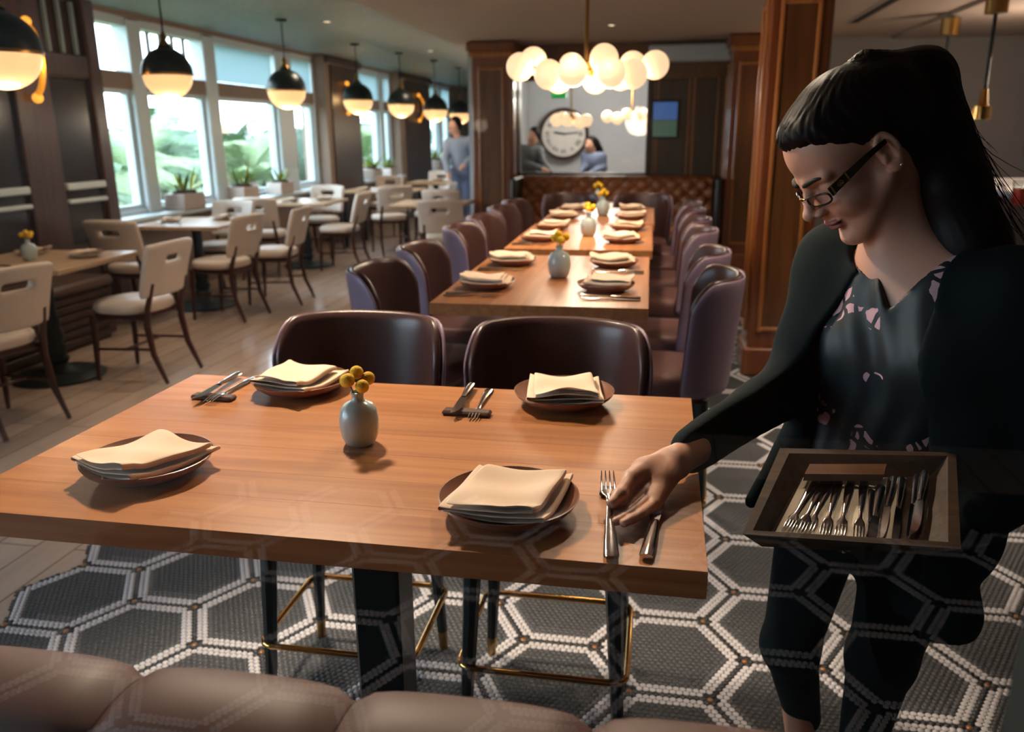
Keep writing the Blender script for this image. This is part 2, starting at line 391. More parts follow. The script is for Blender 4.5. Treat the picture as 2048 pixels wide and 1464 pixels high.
def disc_mesh(name, Q, cls, mats, r, n, h):
    N = len(Q); a = np.arange(n)*2*PI/n+.26
    jit = rng.uniform(-.00025, .00025, N); tl = rng.normal(0, .012, (N, 2))
    ring = np.stack([np.cos(a), np.sin(a)], 1)
    bot = np.concatenate([Q[:, None, :]+ring*r, np.zeros((N, n, 1))], 2)
    top = np.concatenate([Q[:, None, :]+ring*r*.88, (h+jit)[:, None, None]+(ring[None]*r*tl[:, None, :]).sum(2)[:, :, None]], 2)
    V = np.concatenate([bot, top], 1).reshape(-1, 3)
    base = (np.arange(N)*2*n)[:, None]; k = np.arange(n); k2 = (k+1) % n
    quads = np.stack([k, k2, n+k2, n+k], 1).reshape(-1)[None]+base
    tops = (n+k)[None]+base
    loops = np.concatenate([quads, tops], 1).reshape(-1)
    starts1 = np.concatenate([np.arange(n)*4, [4*n]]); ls = (np.arange(N)[:, None]*5*n+starts1[None]).reshape(-1)
    me = bpy.data.meshes.new(name); me.vertices.add(len(V)); me.vertices.foreach_set('co', V.reshape(-1).astype(np.float32))
    me.loops.add(len(loops)); me.loops.foreach_set('vertex_index', loops.astype(np.int32))
    me.polygons.add(len(ls)); me.polygons.foreach_set('loop_start', ls.astype(np.int32))
    for m in mats: me.materials.append(m)
    me.polygons.foreach_set('material_index', np.repeat(cls, n+1).astype(np.int32)); me.update(); me.validate()
    return me
def proj_np(X, Y, Z=0.):
    d = np.stack([X, Y, np.full_like(X, Z-CAM_H)], 1); zc = d@CF
    return 1024+F_PX*(d@CR)/zc, 732-F_PX*(d@CU)/zc, zc
Q, cl = pennies(-2.1, 2.3, .95, 3.9)
ux, uy, zc = proj_np(Q[:, 0], Q[:, 1]); inf = (ux > -60) & (ux < 2110) & (uy < 1520); Q, cl, ux, uy = Q[inf], cl[inf], ux[inf], uy[inf]
# the 300 white pennies that show largest: open floor at the right of the picture, nearest first
vis = (cl == 1) & (uy < 1460) & (((ux > 1190) & (ux < 1500) & (uy > 1200)) | ((ux > 1800) & (ux < 1985) & (uy > 1210)))
order = np.argsort(-uy*vis); pick = order[:300]; rest = np.ones(len(Q), bool); rest[pick] = False
prof = [(0, .0026), (P_T*.40, .0026), (P_T*.47, .0018), (P_T*.48, 0)]
tm = MB().lathe(prof[::-1], 14).mesh('tile', TILE_W)
for k in pick: obj('tile', tm, tile_floor, (float(Q[k, 0]), float(Q[k, 1]), 0))
w_ = rest & (cl != 2); g_ = rest & (cl == 2)
remap = np.array([0, 1, 9, 2])
o = obj('tile_bands', disc_mesh('tile_bands', Q[w_], remap[cl[w_]], [TILE_D, TILE_W, TILE_B], P_T*.48, 10, .0026), tile_floor); o['kind'] = 'stuff'
o = obj('tile_field', disc_mesh('tile_field', Q[g_], np.zeros(g_.sum(), int), [TILE_G], P_T*.49, 6, .0016), tile_floor); o['kind'] = 'stuff'
Q2, c2 = pennies(-1.9, 1.6, -2.2, .42); k2 = c2 == 1
o = obj('tile_bands', disc_mesh('tile_bands', Q2[k2], np.zeros(k2.sum(), int), [TILE_W], P_T*.48, 8, .0026), tile_floor); o['kind'] = 'stuff'
mb = MB()
for j in range(-6, 13):
    for k in range(3, 22):
        cx, cy = HX0+A_HEX*(2+1.5*j), HY0+A_HEX*((S3 if j % 2 else 0)+k*2*S3)
        if cy < 3.95 or cy > 9.5 or cx > 3.6: continue
        ang = [i*PI/3 for i in range(6)]
        o_ = [(cx+A_HEX*.955*math.cos(t), cy+A_HEX*.955*math.sin(t), .002) for t in ang]; i_ = [(cx+A_HEX*.80*math.cos(t), cy+A_HEX*.80*math.sin(t), .002) for t in ang]
        mb.add(o_+i_, [(t, (t+1) % 6, 6+(t+1) % 6, 6+t) for t in range(6)])
o = mb.build('tile_bands', TILE_W, tile_floor, smooth=0); o['kind'] = 'stuff'

# ------------------------------------------------------------------ ceilings
struct('ceiling', MB().box((.03, 3.5, 2.55), (4.74, 13.4, .2)), PLASTER)
struct('ceiling_tin', MB().box((-3.6, 8.6, 2.62), (2.6, 23.6, .2)), TIN)
struct('ceiling_bar', MB().box((3.15, 3.5, 2.53), (1.5, 13.4, .22)), PLASTER2)
vent = thing('ceiling_vent', 'long dark slot vent in the plaster ceiling right of the tall column', 'vent', (1.72, 7.7, 2.45))
mb = MB()
for sx in (-1, 1): mb.box((sx*.05, 0, -.004), (.016, 1.9, .01))
for sy in (-1, 1): mb.box((0, sy*.945, -.004), (.084, .016, .01))
mb.build('frame', PLASTER2, vent, smooth=0); MB().box((0, 0, -.002), (.085, 1.88, .003)).build('slot', mat('vent_black', '#120f0e', rough=.8), vent, smooth=0)

# ------------------------------------------------------------------ window wall on the left
WX = -4.65
mb = MB()
mb.box((WX-.125, 8.6, .375), (.25, 23.6, .75)); mb.box((WX-.125, 8.6, 2.54), (.25, 23.6, .12))
for y0, y1 in ((-3.2, -2.4), (2.8, 6.35), (11.1, 12.4), (14.4, 16.4), (18.6, 20.4)): mb.box((WX-.125, (y0+y1)/2, 1.615), (.25, y1-y0, 1.73))
struct('wall_left', mb, BEIGEWALL)
def window(name, y0, y1, mull, trans, muntins=()):
    """white frames with a transom bar; trans lists the sheer transom panels, muntins the thin transom bars"""
    w = thing(name, None, None, (0, 0, 0)); w['kind'] = 'structure'
    xw = WX-.10
    mb = MB()
    mb.box((xw, (y0+y1)/2, .79), (.14, y1-y0, .08), .008); mb.box((xw, (y0+y1)/2, 2.45), (.14, y1-y0, .09), .008)
    for y in (y0+.04, y1-.04): mb.box((xw, y, 1.62), (.14, .08, 1.7), .008)
    mb.build('window_frame', WHITE, w)
    MB().box((xw, (y0+y1)/2, 1.95), (.15, y1-y0-.14, .15), .01).build('transom_bar', BEIGEWALL, w)
    for a, b in mull: MB().box((xw+.01, (a+b)/2, 1.62), (.17, b-a, 1.7), .012).build('mullion', WHITE, w)
    edges = [y0+.08]+[t for m in mull for t in m]+[y1-.08]
    for a, b in zip(edges[::2], edges[1::2]):
        sheet('pane', GLASSPANE, w, (xw-.02, (a+b)/2, 1.35), 0, b-a, 1.06)
        sheet('pane', GLASSPANE, w, (xw-.02, (a+b)/2, 2.22), 0, b-a, .38)
        mb = MB()                          # sash round each lower pane
        for y in (a+.02, b-.02): mb.box((xw+.01, y, 1.35), (.06, .045, 1.06), .006)
        for z in (.845, 1.86): mb.box((xw+.01, (a+b)/2, z), (.055, b-a-.06, .045), .006)
        mb.build('sash', WHITE, w)
    for y in muntins: MB().box((xw, y, 2.22), (.03, .035, .38), .004).build('muntin', GREYWALL, w)
    for a, b in trans:
        n = int((b-a)/.07); ring = []
        for i in range(n*4+1):
            yy = a+(b-a)*i/(n*4); ring.append((xw+.05+.012*math.sin(i*PI/2), yy))
        V = [(x, y, z) for x, y in ring for z in (2.03, 2.42)]; k = len(ring)
        MB().add(V, [(2*i, 2*i+2, 2*i+3, 2*i+1) for i in range(k-1)]).build('sheer_curtain', FROST, w, smooth=60)
    MB().box((WX+.06, (y0+y1)/2, .765), (.26, y1-y0+.1, .04), .008).build('window_sill', WHITE, w)
    return w
window('window_1', 6.35, 11.1, [(7.0, 7.2), (8.25, 8.48), (9.9, 10.35)], [(8.55, 9.85), (10.4, 11.0)], (6.62, 7.43, 7.63, 7.83, 8.03))
window('window_added', -2.4, 2.8, [(-1.2, -1.0), (.1, .3), (1.4, 1.6)], [])  # unseen bay added to bring daylight in from the left front
window('window_2', 12.4, 14.4, [(13.75, 13.95)], [(12.5, 14.3)])
window('window_3', 16.4, 18.6, [(17.6, 17.8)], [(16.5, 18.5)])

# the dark panelled bay nearest the camera and the two dark pilasters between the bays
def pilaster(label, y0, y1, stiles, depth=.14):
    t = thing('pilaster', label, 'pilaster', (WX, 0, 0))
    MB().box((depth/2-.01, (y0+y1)/2, 1.26), (depth, y1-y0, 2.52), .01).build('core', BEIGEWALL, t)
    mb = MB()
    for a, b in zip(stiles, stiles[1:]): MB().box((depth+.004, (a+b)/2, 1.32), (.016, b-a-.01, 2.30), .004).build('panel', DARKWOOD, t)
    MB().box((depth+.015, (y0+y1)/2, .08), (.035, y1-y0+.02, .16), .008).build('plinth', DARKWOOD, t)
    MB().box((depth+.015, (y0+y1)/2, 2.46), (.05, y1-y0+.04, .10), .012).build('capital', DARKWOOD, t)
    return t
pilaster('dark wood pilaster with amber sconce between first and second window bays', 11.1, 12.4, (11.25, 12.35))
pilaster('dark wood pilaster with amber sconce between second and third window bays', 14.4, 16.4, (14.7, 16.3))
bay = thing('panelled_bay', 'dark wood panelled bay with reflected white rails at far left of the window wall', 'wall panelling', (WX, 0, 0))
GLOSSD = mat('dark_glossy_panel', '#2a2420', rough=.22, var=.3, vscale=3)
MB().box((.05, 4.0, 1.26), (.1, 4.68, 2.52)).build('backing', DARKWOOD, bay, smooth=0)
for y0, y1 in ((6.20, 6.34), (5.35, 5.72), (4.2, 4.45), (2.9, 3.1)):
    MB().box((.125, (y0+y1)/2, 1.26), (.07, y1-y0, 2.5), .01).build('stile', wood('bay_wood', '#301d15', '#4d2f22', rough=.35, axis=2, grain=6), bay)
for y0, y1 in ((5.72, 6.20), (4.45, 5.35), (3.1, 4.2)):
    MB().box((.112, (y0+y1)/2, 1.28), (.02, y1-y0-.01, 1.25), .006).build('panel', GLOSSD, bay)
    MB().box((.12, (y0+y1)/2, 2.0), (.06, y1-y0, .17), .008).build('rail', DARKWOOD, bay)
    for k in range(3):
        yy = y0+(y1-y0)*(k+.6)/3.2
        MB().box((.125, yy, 2.28), (.03, .03, .38), .004).build('slat', FROST, bay)
    for z, h in ((1.10, .055), (.985, .035)): MB().box((.15, (y0+y1)/2, z), (.05, y1-y0-.02, h), .01).build('reflected_rail', WHITE, bay)  # solid white bars stand in for a railing reflected in glass
bench = thing('window_bench', 'low dark brown slatted wood bench along the panelled bay', 'bench', (WX+.03, 0, 0))
MB().box((.37, 3.9, .44), (.44, 3.2, .07), .02).build('seat', mat('bench_seat_leather', '#57443c', rough=.45), bench)
for k in range(6): MB().box((.56, 3.9, .06+k*.06), (.03, 3.16, .045), .006).build('slat', DARKWOOD, bench)
MB().box((.35, 3.9, .2), (.38, 3.1, .4)).build('box', DARKWOOD, bench, smooth=0)

# ------------------------------------------------------------------ the other walls
struct('wall_far', MB().box((-3.4, 20.4, 1.26), (3.2, .2, 2.52)), PALEWALL)
struct('wall_corridor', MB().box((-2.29, 15.3, 1.26), (.08, 10.2, 2.52)), PALEWALL)
struct('wall_right', MB().box((3.95, 3.5, 1.26), (.2, 13.4, 2.52)), GREYWALL)
struct('wall_rear', MB().box((-.4, -3.2, 1.26), (9.0, .2, 2.52)), DARKWOOD)
BY = 9.9
mb = MB(); mb.box((-1.86, BY+.06, 1.26), (.42, .12, 2.52)); mb.box((.52, BY+.06, 1.26), (1.34, .12, 2.52))
mb.box((-.9, BY+.06, .5), (1.52, .12, 1.0)); mb.box((-.9, BY+.06, 2.3), (1.52, .12, .42))
wb = struct('wall_back', mb, COLWOOD2)
for x0, x1 in ((-.04, .30), (.36, .62), (.70, 1.12)):
    MB().box(((x0+x1)/2, BY-.008, 1.5), (x1-x0, .02, 1.1), .006).build('panel', DARKWOOD, wb)
    for x in (x0, x1): MB().box((x, BY-.014, 1.5), (.02, .02, 1.14), .005).build('moulding', MOULD, wb)
struct('wall_bar', MB().box((2.58, BY+.06, 1.26), (2.76, .12, 2.52)), GREYWALL)
struct('trim_1', MB().box((.28, BY-.08, 2.32), (.9, .16, .18), .02), PALEWALL)
# mirror in the back wall, built as a wide glazed opening
wo = thing('window_4', None, None); wo['kind'] = 'structure'
mb = MB()
for x in (-1.66, -.14): mb.box((x, BY-.01, 1.54), (.05, .15, 1.13), .008)
for z in (1.0, 2.085): mb.box((-.9, BY-.01, z), (1.57, .15, .05), .008)
mb.build('window_frame', DARKWOOD, wo)
sheet('pane', GLASSPANE, wo, (-.9, BY+.05, 1.54), 1.47, 0, 1.04)
# room added behind it in place of the mirror's reflection
mb = MB(); mb.box((-.6, 14.6, 1.3), (3.42, .12, 2.6)); mb.box((1.05, 12.3, 1.3), (.12, 4.6, 2.6)); struct('wall_beyond', mb, PALEWALL)
struct('ceiling_beyond', MB().box((-.6, 12.3, 2.55), (3.45, 4.8, .1)), PALEWALL)

# ------------------------------------------------------------------ glass partition the photograph is taken through
gp = thing('window_5', None, None); gp['kind'] = 'structure'
PY = .45
sheet('pane', pane_mat('partition_glass', (.96, .98, .97), 1.9), gp, (-.75, PY, 1.2), 1.99, 0, 2.4)
MB().box((.241, PY, 1.225), (.030, .06, 2.45), .004).build('window_post', GREENDK, gp)
MB().box((-1.76, PY, 1.225), (.066, .07, 2.45), .006).build('window_post', GREENDK, gp)
MB().box((-.75, PY, .03), (1.95, .07, .06), .006).build('window_rail', GREENDK, gp)
# ------------------------------------------------------------------ wooden columns
def column(label, cx, cy, w, zt=2.45):
    t = thing('wooden_column', label, 'column', (cx, cy, 0)); h = w/2
    MB().box((0, 0, zt/2), (w, w, zt), .012).build('shaft', COLWOOD, t)
    MB().box((0, 0, .09), (w+.05, w+.05, .18), .012).build('plinth', COLWOOD, t)
    mb = MB(); mb.box((0, 0, zt-.05), (w+.10, w+.10, .10), .015); mb.build('capital', COLWOOD, t)
    MB().box((0, 0, zt-.13), (w+.05, w+.05, .06), .012).build('neck_moulding', MOULD, t)
    for nx, ny in ((0, -1), (-1, 0), (1, 0)):
        tx, ty = -ny, nx
        p = lambda a, d: (nx*(h+d)+tx*a, ny*(h+d)+ty*a)
        q = w*.30; z0, z1 = .30, zt-.28
        x, y = p(0, -.004)
        MB().box((x, y, (z0+z1)/2), (.02 if nx else 2*q, .02 if ny else 2*q, z1-z0), .004).build('panel', COLWOOD2, t)
        for a in (-q, q):
            x, y = p(a, .006); MB().box((x, y, (z0+z1)/2), (.026, .026, z1-z0+.05), .007).build('moulding', MOULD, t)
        for z in (z0, z1):
            x, y = p(0, .006); MB().box((x, y, z), (.024 if nx else 2*q+.02, .024 if ny else 2*q+.02, .03), .007).build('moulding', MOULD, t)
    return t
column('tall reddish wood column with raised mouldings just behind the woman', .745, 5.27, .33)
column('wood column with capital at the right end of the tufted banquette', .90, 9.45, .40, 2.44)
column('wood column with capital left of the tufted banquette and mirror opening', -1.87, 9.55, .44, 2.44)

# ------------------------------------------------------------------ counter tables of oak planks
def make_table(label, loc, rz):
    t = thing('oak_table', label, 'table', loc, rz, 'oak tables in a row')
    W, D, n = 1.166, .735, 7
    MB().box((0, 0, .889), (W-.02, D-.02, .02)).build('underframe', OAK_EDGE, t, smooth=0)
    ws = [.115, .095, .11, .10, .105, .11, .10]; s = D/sum(ws); y = -D/2
    for k in range(n):
        w_ = ws[k]*s
        MB().box((0, y+w_/2, .8995), (W, w_, .041), .0003).build('plank', OAK, t); y += w_
    MB().box((0, 0, .44), (.092, .092, .87), .006).build('pedestal', LEGDARK, t)
    MB().box((0, 0, .868), (.6, .3, .02), .004).build('top_bracket', LEGDARK, t)
    mb = MB(); mb.box((0, 0, .008), (.62, .09, .016), .004); mb.build('base_bar', LEGDARK, t)
    MB().box((0, 0, .009), (.09, .5, .017), .004).build('base_bar', LEGDARK, t)
    return t
T1 = make_table('nearest oak plank table set for four with the woman reaching over it', (-.497, 1.347, 0), -.005)
TY = (3.22, 4.60, 5.80)
for y, nm in zip(TY, ('second', 'third', 'fourth')):
    copy_tree(T1, f'{nm} oak plank table from the camera in the row of tables', (-.39, y, 0), R(90)+.01)

# ------------------------------------------------------------------ plum leather counter stools
def shell(o):
    rows = []; nt_ = 25
    for j in range(9):
        v = j/8; row = []
        for i in range(nt_):
            tt = -1+2*i/(nt_-1); th = tt*R(76); k = abs(tt)
            top = 1.005-o*.35-(.10*((k-.66)/.34)**2.6 if k > .66 else 0)
            z = .59+(top-.59)*v
            fl = .93+.10*v
            e = .82
            x = (.222*fl+o)*math.copysign(abs(math.sin(th))**e, th); y = -(.23*fl+o)*math.copysign(abs(math.cos(th))**e, math.cos(th))
            row.append((x, y-.015*v, z))
        rows.append(row)
    return rows
def make_stool(label, loc, rz, group):
    t = thing('counter_stool', label, 'stool', loc, rz, group)
    b = MB().loft(shell(0), closed=False).build('backrest', LEATHER_IN, t)
    bake(b, ('SOLIDIFY', dict(thickness=.024, offset=0)), ('SUBSURF', dict(levels=1)))
    b = MB().loft(shell(.017), closed=False).build('back_shell', LEATHER_OUT, t)
    bake(b, ('SOLIDIFY', dict(thickness=.012, offset=0)), ('SUBSURF', dict(levels=1)))
    ring = lambda s, z: [(.205*s*math.copysign(abs(math.cos(a))**.6, math.cos(a)), .005+.195*s*math.copysign(abs(math.sin(a))**.6, math.sin(a)), z) for a in np.arange(28)*2*PI/28]
    s_ = MB().loft([ring(.55, .56), ring(.94, .565), ring(1.0, .585), ring(1.0, .63), ring(.95, .652), ring(.8, .662), ring(.4, .668)]).build('seat', LEATHER, t, smooth=60)
    for sx in (-1, 1):
        for sy in (-1, 1):
            l = MB().tube([(sx*.165, sy*.145, .57), (sx*.178, sy*.155, .3), (sx*.19, sy*.163, .06)], [.024, .02, .0145], 8).build('leg', LEGDARK, t)
            MB().tube([(sx*.19, sy*.163, .062), (sx*.1925, sy*.165, 0)], [.015, .012], 10).build('brass_tip', BRASSD, l)
    pts = []; hx, hy, r = .207, .176, .035
    for cx, cy, a0 in ((hx-r, hy-r, 0), (-hx+r, hy-r, 90), (-hx+r, -hy+r, 180), (hx-r, -hy+r, 270)):
        for k in range(6): a = R(a0+k*18); pts.append((cx+r*math.cos(a), cy+r*math.sin(a), .2))
    MB().tube(pts, .0085, 10, loop=True).build('footrest', BRASS, t, smooth=60)
    return t
G_ST = 'plum leather counter stools'
ST1 = make_stool('plum leather stool behind the yellow flowers, far side of nearest table', (-.765, 1.87, 0), PI, G_ST)
copy_tree(ST1, 'plum leather stool behind the far right plate of nearest table', (-.235, 1.865, 0), PI)
SY = ((2.93, 3.52), (4.32, 4.88), (5.5, 6.02))
for (a, b), nm in zip(SY, ('second', 'third', 'fourth')):
    for y, q in ((a, 'nearer'), (b, 'farther')):
        copy_tree(ST1, f'{q} plum stool on the window side of the {nm} oak table', (-.86, y, 0), R(-90)+random.uniform(-.08, .08))
        copy_tree(ST1, f'{q} plum stool on the column side of the {nm} oak table', (.04, y, 0), R(90)+random.uniform(-.08, .08))
copy_tree(ST1, 'left of two plum stools at far end of the fourth oak table', (-.70, 6.64, 0), PI)
copy_tree(ST1, 'right of two plum stools at far end of the fourth oak table', (-.12, 6.62, 0), PI)

# ------------------------------------------------------------------ place settings
def make_plate(loc, label):
    t = thing('plate', label, 'plate', loc, 0, 'brown stoneware plates')
    prof = [(0, .004), (.060, .004), (.063, 0), (.068, 0), (.072, .005), (.090, .011), (.101, .020), (.1065, .029), (.1045, .0295), (.098, .0225), (.087, .015), (.072, .0095), (.05, .008), (0, .008)]
    MB().lathe(prof, 40).build('dish', PLATE, t, smooth=50)
    return t
PLATE0 = make_plate((0, 0, 0), 'x')
for c in list(PLATE0.children): pass
def napkin_mesh(seed, W=.150, D=.160):
    rr = random.Random(seed); path = []; L = 4; n = 9
    zs = [0, .0060, .0125, .0195]; xs = [(-.5, .5), (-.49, .5), (-.49, .47), (-.45, .47)]
    for k in range(L):
        a, b = xs[k]; rev = k % 2
        for i in range(n):
            q = i/(n-1); q = 1-q if rev else q
            path.append((a+(b-a)*q, zs[k], k))
        if k < L-1:
            xe = path[-1][0]; sg = 1 if not rev else -1
            for th in (-50, 0, 50):
                r = (zs[k+1]-zs[k])/2
                path.append((xe+sg*r/W*1.3*math.cos(R(th)), (zs[k]+zs[k+1])/2+r*math.sin(R(th))*.9, k+.5))
    M = 15; rows = []
    ph = [rr.uniform(0, 6) for _ in range(8)]; amp = rr.uniform(.7, 1.2)
    for j in range(M):
        v = -.5+j/(M-1); row = []
        for x, z, k in path:
            wd = W*(1-.045*k+.03*math.sin(ph[0]+3*v)); dp = D*(1-.035*k)
            X = x*wd+.010*k/3*math.sin(ph[1])+.012*v*math.sin(ph[2])*(1+.4*k)
            Y = v*dp-.006*k*rr.uniform(.98, 1.02)+.004*math.sin(ph[3]+x*7)*(k/3)
            r2 = (X*X+Y*Y)/(.09**2)
            Z = .0095+z*1.45+.013*min(r2, 1.35)*np.interp(k, (0, 1, 2, 3), (1, .75, .5, .35))
            Z += amp*(.0028*math.sin(ph[4]+x*6+v*4)+.0018*math.sin(ph[5]+x*3-v*9))*(.3+k/3)
            if v < -.3: Z += amp*.008*((-.3-v)/.2)**1.5*(.4+.6*math.sin(ph[6]+x*5.5))*(k/3)
            if v < -.3 and x > .25: Z += .004*k/3
            row.append((X, Y, Z))
        rows.append(row)
    mb = MB().loft(rows, closed=False)
    o = mb.build('napkin', LINEN); bake(o, ('SOLIDIFY', dict(thickness=.0017, offset=0)), ('SUBSURF', dict(levels=1)))
    me = o.data; bpy.data.objects.remove(o); return me
NAPS = [napkin_mesh(s) for s in (3, 11, 23, 31)]
def setting(loc, where, k, rz):
    p = copy_tree(PLATE0, f'round brown stoneware plate {where}', loc)
    n = obj('napkin', NAPS[k % 4], None, (loc[0], loc[1], loc[2]), rz); n.scale = (1.02, 1.06, 1.15) if 'oak' not in where else (1.1, 1.1, 1.15); tag(n, f'cream napkin on plate {where}', 'napkin', 'folded cream napkins')
    return p
ZT = .9202
def tz(px, py, z=ZT): v = atz(px, py, z); return (v.x, v.y, ZT)
setting(tz(1018, 1022), 'nearest the fork the woman places', 0, R(-4))
setting(tz(1128, 805), 'at the far right of the nearest table', 1, R(3))
setting(tz(604, 780), 'at the far left of the nearest table', 2, R(-16))
setting(tz(300, 942), 'at the near left corner of the nearest table', 3, R(-20))
for y, nm in zip(TY, ('second', 'third', 'fourth')):
    for dx, sx in ((-.225, 'window'), (.215, 'column')):
        for dy, sy in ((-.27, 'near'), (.29, 'far')):
            setting((-.39+dx, y+dy, ZT), f'on the {sy} {sx} side of the {nm} oak table', random.randrange(4), random.choice((-1, 1))*R(90)+random.uniform(-.1, .1))
for c in list(PLATE0.children): bpy.data.objects.remove(c)
bpy.data.objects.remove(PLATE0)

# knife rests, forks and knives
def make_fork(label):
    t = thing('fork', label, 'fork', group='steel forks')
    sec = [(0, .0095, .0028, .002), (.004, .0105, .0030, .002), (.03, .0098, .0030, .002), (.08, .0068, .0026, .002), (.115, .0040, .0024, .0035), (.135, .0045, .0020, .0045), (.146, .0105, .0014, .0035), (.158, .0122, .0013, .0022)]
    rings = [[(w*math.copysign(abs(math.cos(a))**.7, math.cos(a)), y, z+h*math.sin(a)) for a in np.arange(12)*2*PI/12] for y, w, h, z in sec]
    MB().loft(rings).build('handle', STEEL, t, smooth=50)
    for k in range(4):
        x = -.0098+k*.00653
        MB().tube([(x, .154, .0022), (x*1.0, .172, .0015), (x*.98, .19, .0028), (x*.95, .203, .0055)], [.0021, .0019, .0016, .0008], 6, flat=.6).build('tine', STEEL, t, smooth=60)
    return t
def make_knife(label):
    t = thing('knife', label, 'knife', group='steel table knives')
    sec = [(0, .0090, .0042), (.004, .0102, .0046), (.03, .0098, .0046), (.07, .0078, .0040), (.095, .0062, .0032), (.102, .0060, .0022)]
    MB().loft([[(w*math.cos(a), y, .0045+h*math.sin(a)) for a in np.arange(12)*2*PI/12] for y, w, h in sec]).build('handle', STEEL, t, smooth=50)
    bl = [(.098, -.0058, .0058), (.11, -.009, .0066), (.15, -.0105, .0066), (.18, -.0102, .0064), (.2, -.007, .006), (.213, .003, .0052), (.216, .0050, .0052)]
    MB().loft([[(x0, y, .0040), (x1, y, .0033), (x1, y, .0052), (x0, y, .0044)] for y, x0, x1 in bl]).build('blade', STEEL, t, smooth=30)
    return t
def lay(o, p0, p1, roll=0.):
    p0, p1 = Vector(p0), Vector(p1); y = (p1-p0).normalized(); x = y.cross(Vector((0, 0, 1))).normalized(); z = x.cross(y)
    M = Matrix((x, y, z)).transposed().to_4x4(); M = M @ Matrix.Rotation(roll, 4, 'Y'); M.translation = p0; o.matrix_world = M
    return o
FORK0 = make_fork('steel fork the woman is laying at the near right place'); KNIFE0 = make_knife('steel knife under the woman\'s hand at the near right place')
def fork(label, p0, p1, roll=0.): return lay(copy_tree(FORK0, label), p0, p1, roll)
def knife(label, p0, p1, roll=0.): return lay(copy_tree(KNIFE0, label), p0, p1, roll)
def toward(p0, p1, L):                    # a point L away from p0 toward p1
    p0, p1 = Vector(p0), Vector(p1); return p0+(p1-p0).normalized()*L
fh = atz(1223, 1118, .923); ft = atz(1215, 955, .958); lay(FORK0, fh, toward(fh, ft, .2))
kh = atz(1292, 1119, .922); kt = atz(1325, 985, .930); lay(KNIFE0, kh, toward(kh, kt, .2))
REST = MB()
def rest(label, c, L, rz, w=.028):
    o = MB().box((0, 0, .005), (L, w, .010), .0035).build('cutlery_rest', RESTM, None, c, rz); return tag(o, label, 'cutlery rest', 'brown cutlery rests')
c = tz(1262, 992); rest('brown cutlery rest under the fork and the woman\'s fingertips', c, .098, R(0))
c = tz(934, 829); rest('brown cutlery rest between the vase and the far right plate', c, .10, R(-2))
kt = atz(898, 842, .934); kh = atz(944, 772, .926); knife('steel knife on the rest right of the vase', kh, toward(kh, kt, .2))
ft = atz(941, 838, .932); fh = atz(979, 778, .924); fork('steel fork on the rest right of the vase', fh, toward(fh, ft, .2), PI)
c = tz(428, 798); rest('brown cutlery rest at the far left corner of the nearest table', c, .098, R(-3))
kt = atz(380, 806, .934); kh = atz(478, 750, .926); knife('steel knife on the far left rest of the nearest table', kh, toward(kh, kt, .2))
ft = atz(428, 792, .934); fh = atz(508, 754, .924); fork('steel fork on the far left rest of the nearest table', fh, toward(fh, ft, .2), PI)
for y, nm in zip(TY, ('second', 'third', 'fourth')):
    for sx, q, s in ((-1, 'window', 1), (1, 'column', -1)):
        for dy, qq in ((-.30, 'near'), (.26, 'far')):
            if sx > 0 and nm != 'second': continue
            x0 = -.39+sx*.345; yy = y+dy-.125
            knife(f'steel knife beside the {qq} {q} side plate of the {nm} oak table', (x0, yy, ZT), (x0+s*.2, yy+.01, ZT+.006))
            fork(f'steel fork beside the {qq} {q} side plate of the {nm} oak table', (x0, yy-.03, ZT), (x0+s*.2, yy-.035, ZT+.004))

# bud vases with billy buttons
def make_vase(label, loc, s=1., hi=True):
    t = thing('bud_vase', label, 'vase', loc, random.uniform(0, 6), 'celadon bud vases'); t.scale = (s, s, s)
    prof = [(0, 0), (.021, 0), (.0265, .003), (.0325, .015), (.0360, .035), (.0362, .05), (.0330, .067), (.0265, .0775), (.0165, .0825), (.0115, .0855), (.0108, .094), (.0128, .1005), (.0112, .101), (.0088, .094), (.0088, .08), (0, .078)]
    MB().lathe(prof, 32).build('vessel', VASE, t, smooth=60)
    for k in range(5):
        a = k*1.2566+.3; r = .021 if k else .004; h = (.136, .120, .128, .116, .124)[k]
        p = (r*math.cos(a), r*math.sin(a), h)
        MB().tube([(.003*math.cos(a), .003*math.sin(a), .07), (.5*p[0], .5*p[1], .105), p], .0011, 5).build('stem', STEM, t)
        MB().ball(p, .0126, 14, 9).build('flower_head', YELLOW, t)
    return t
v = atz(721, 887, ZT); make_vase('pale celadon bud vase with yellow ball flowers on the nearest table', (v.x, v.y, ZT))
for y, nm in zip(TY, ('second', 'third', 'fourth')):
    make_vase(f'pale celadon bud vase with yellow flowers in the middle of the {nm} oak table', (-.375, y-.02, ZT), 1.25)

# ------------------------------------------------------------------ leather banquette in front of the camera, channel backed
bq = thing('channel_banquette', 'brown leather channel-backed banquette along the bottom of the picture', 'banquette', (0, 0, 0))
XN = [-1.66, -1.43, -1.198, -.966, -.734, -.502, -.273, -.040, .192]
for x0, x1 in zip(XN, XN[1:]):
    if x1 > .2: continue
    rows = []; n = 13
    for i in range(n):
        s = -1+2*i/(n-1); b = (1-abs(s)**3.2)**.45; x = (x0+x1)/2+s*(x1-x0)/2*.995
        row = []
        for k in range(19):
            th = PI*(k/18); th2 = th
            hw = .046+.016*b
            y = .60-hw*math.cos(th2)*(1 if math.cos(th2) > 0 else 1); z = .930+(.012+.020*b)*math.sin(th2)
            row.append((x, y, z))
        row = [(x, .60-hw, .42)]+[(x, .60-hw-.006*b, .7)]+row+[(x, .60+hw+.004*b, .7), (x, .60+hw, .42)]
        rows.append(row)
    MB().loft(rows, closed=False).build('channel', BENCHL, bq, smooth=80)
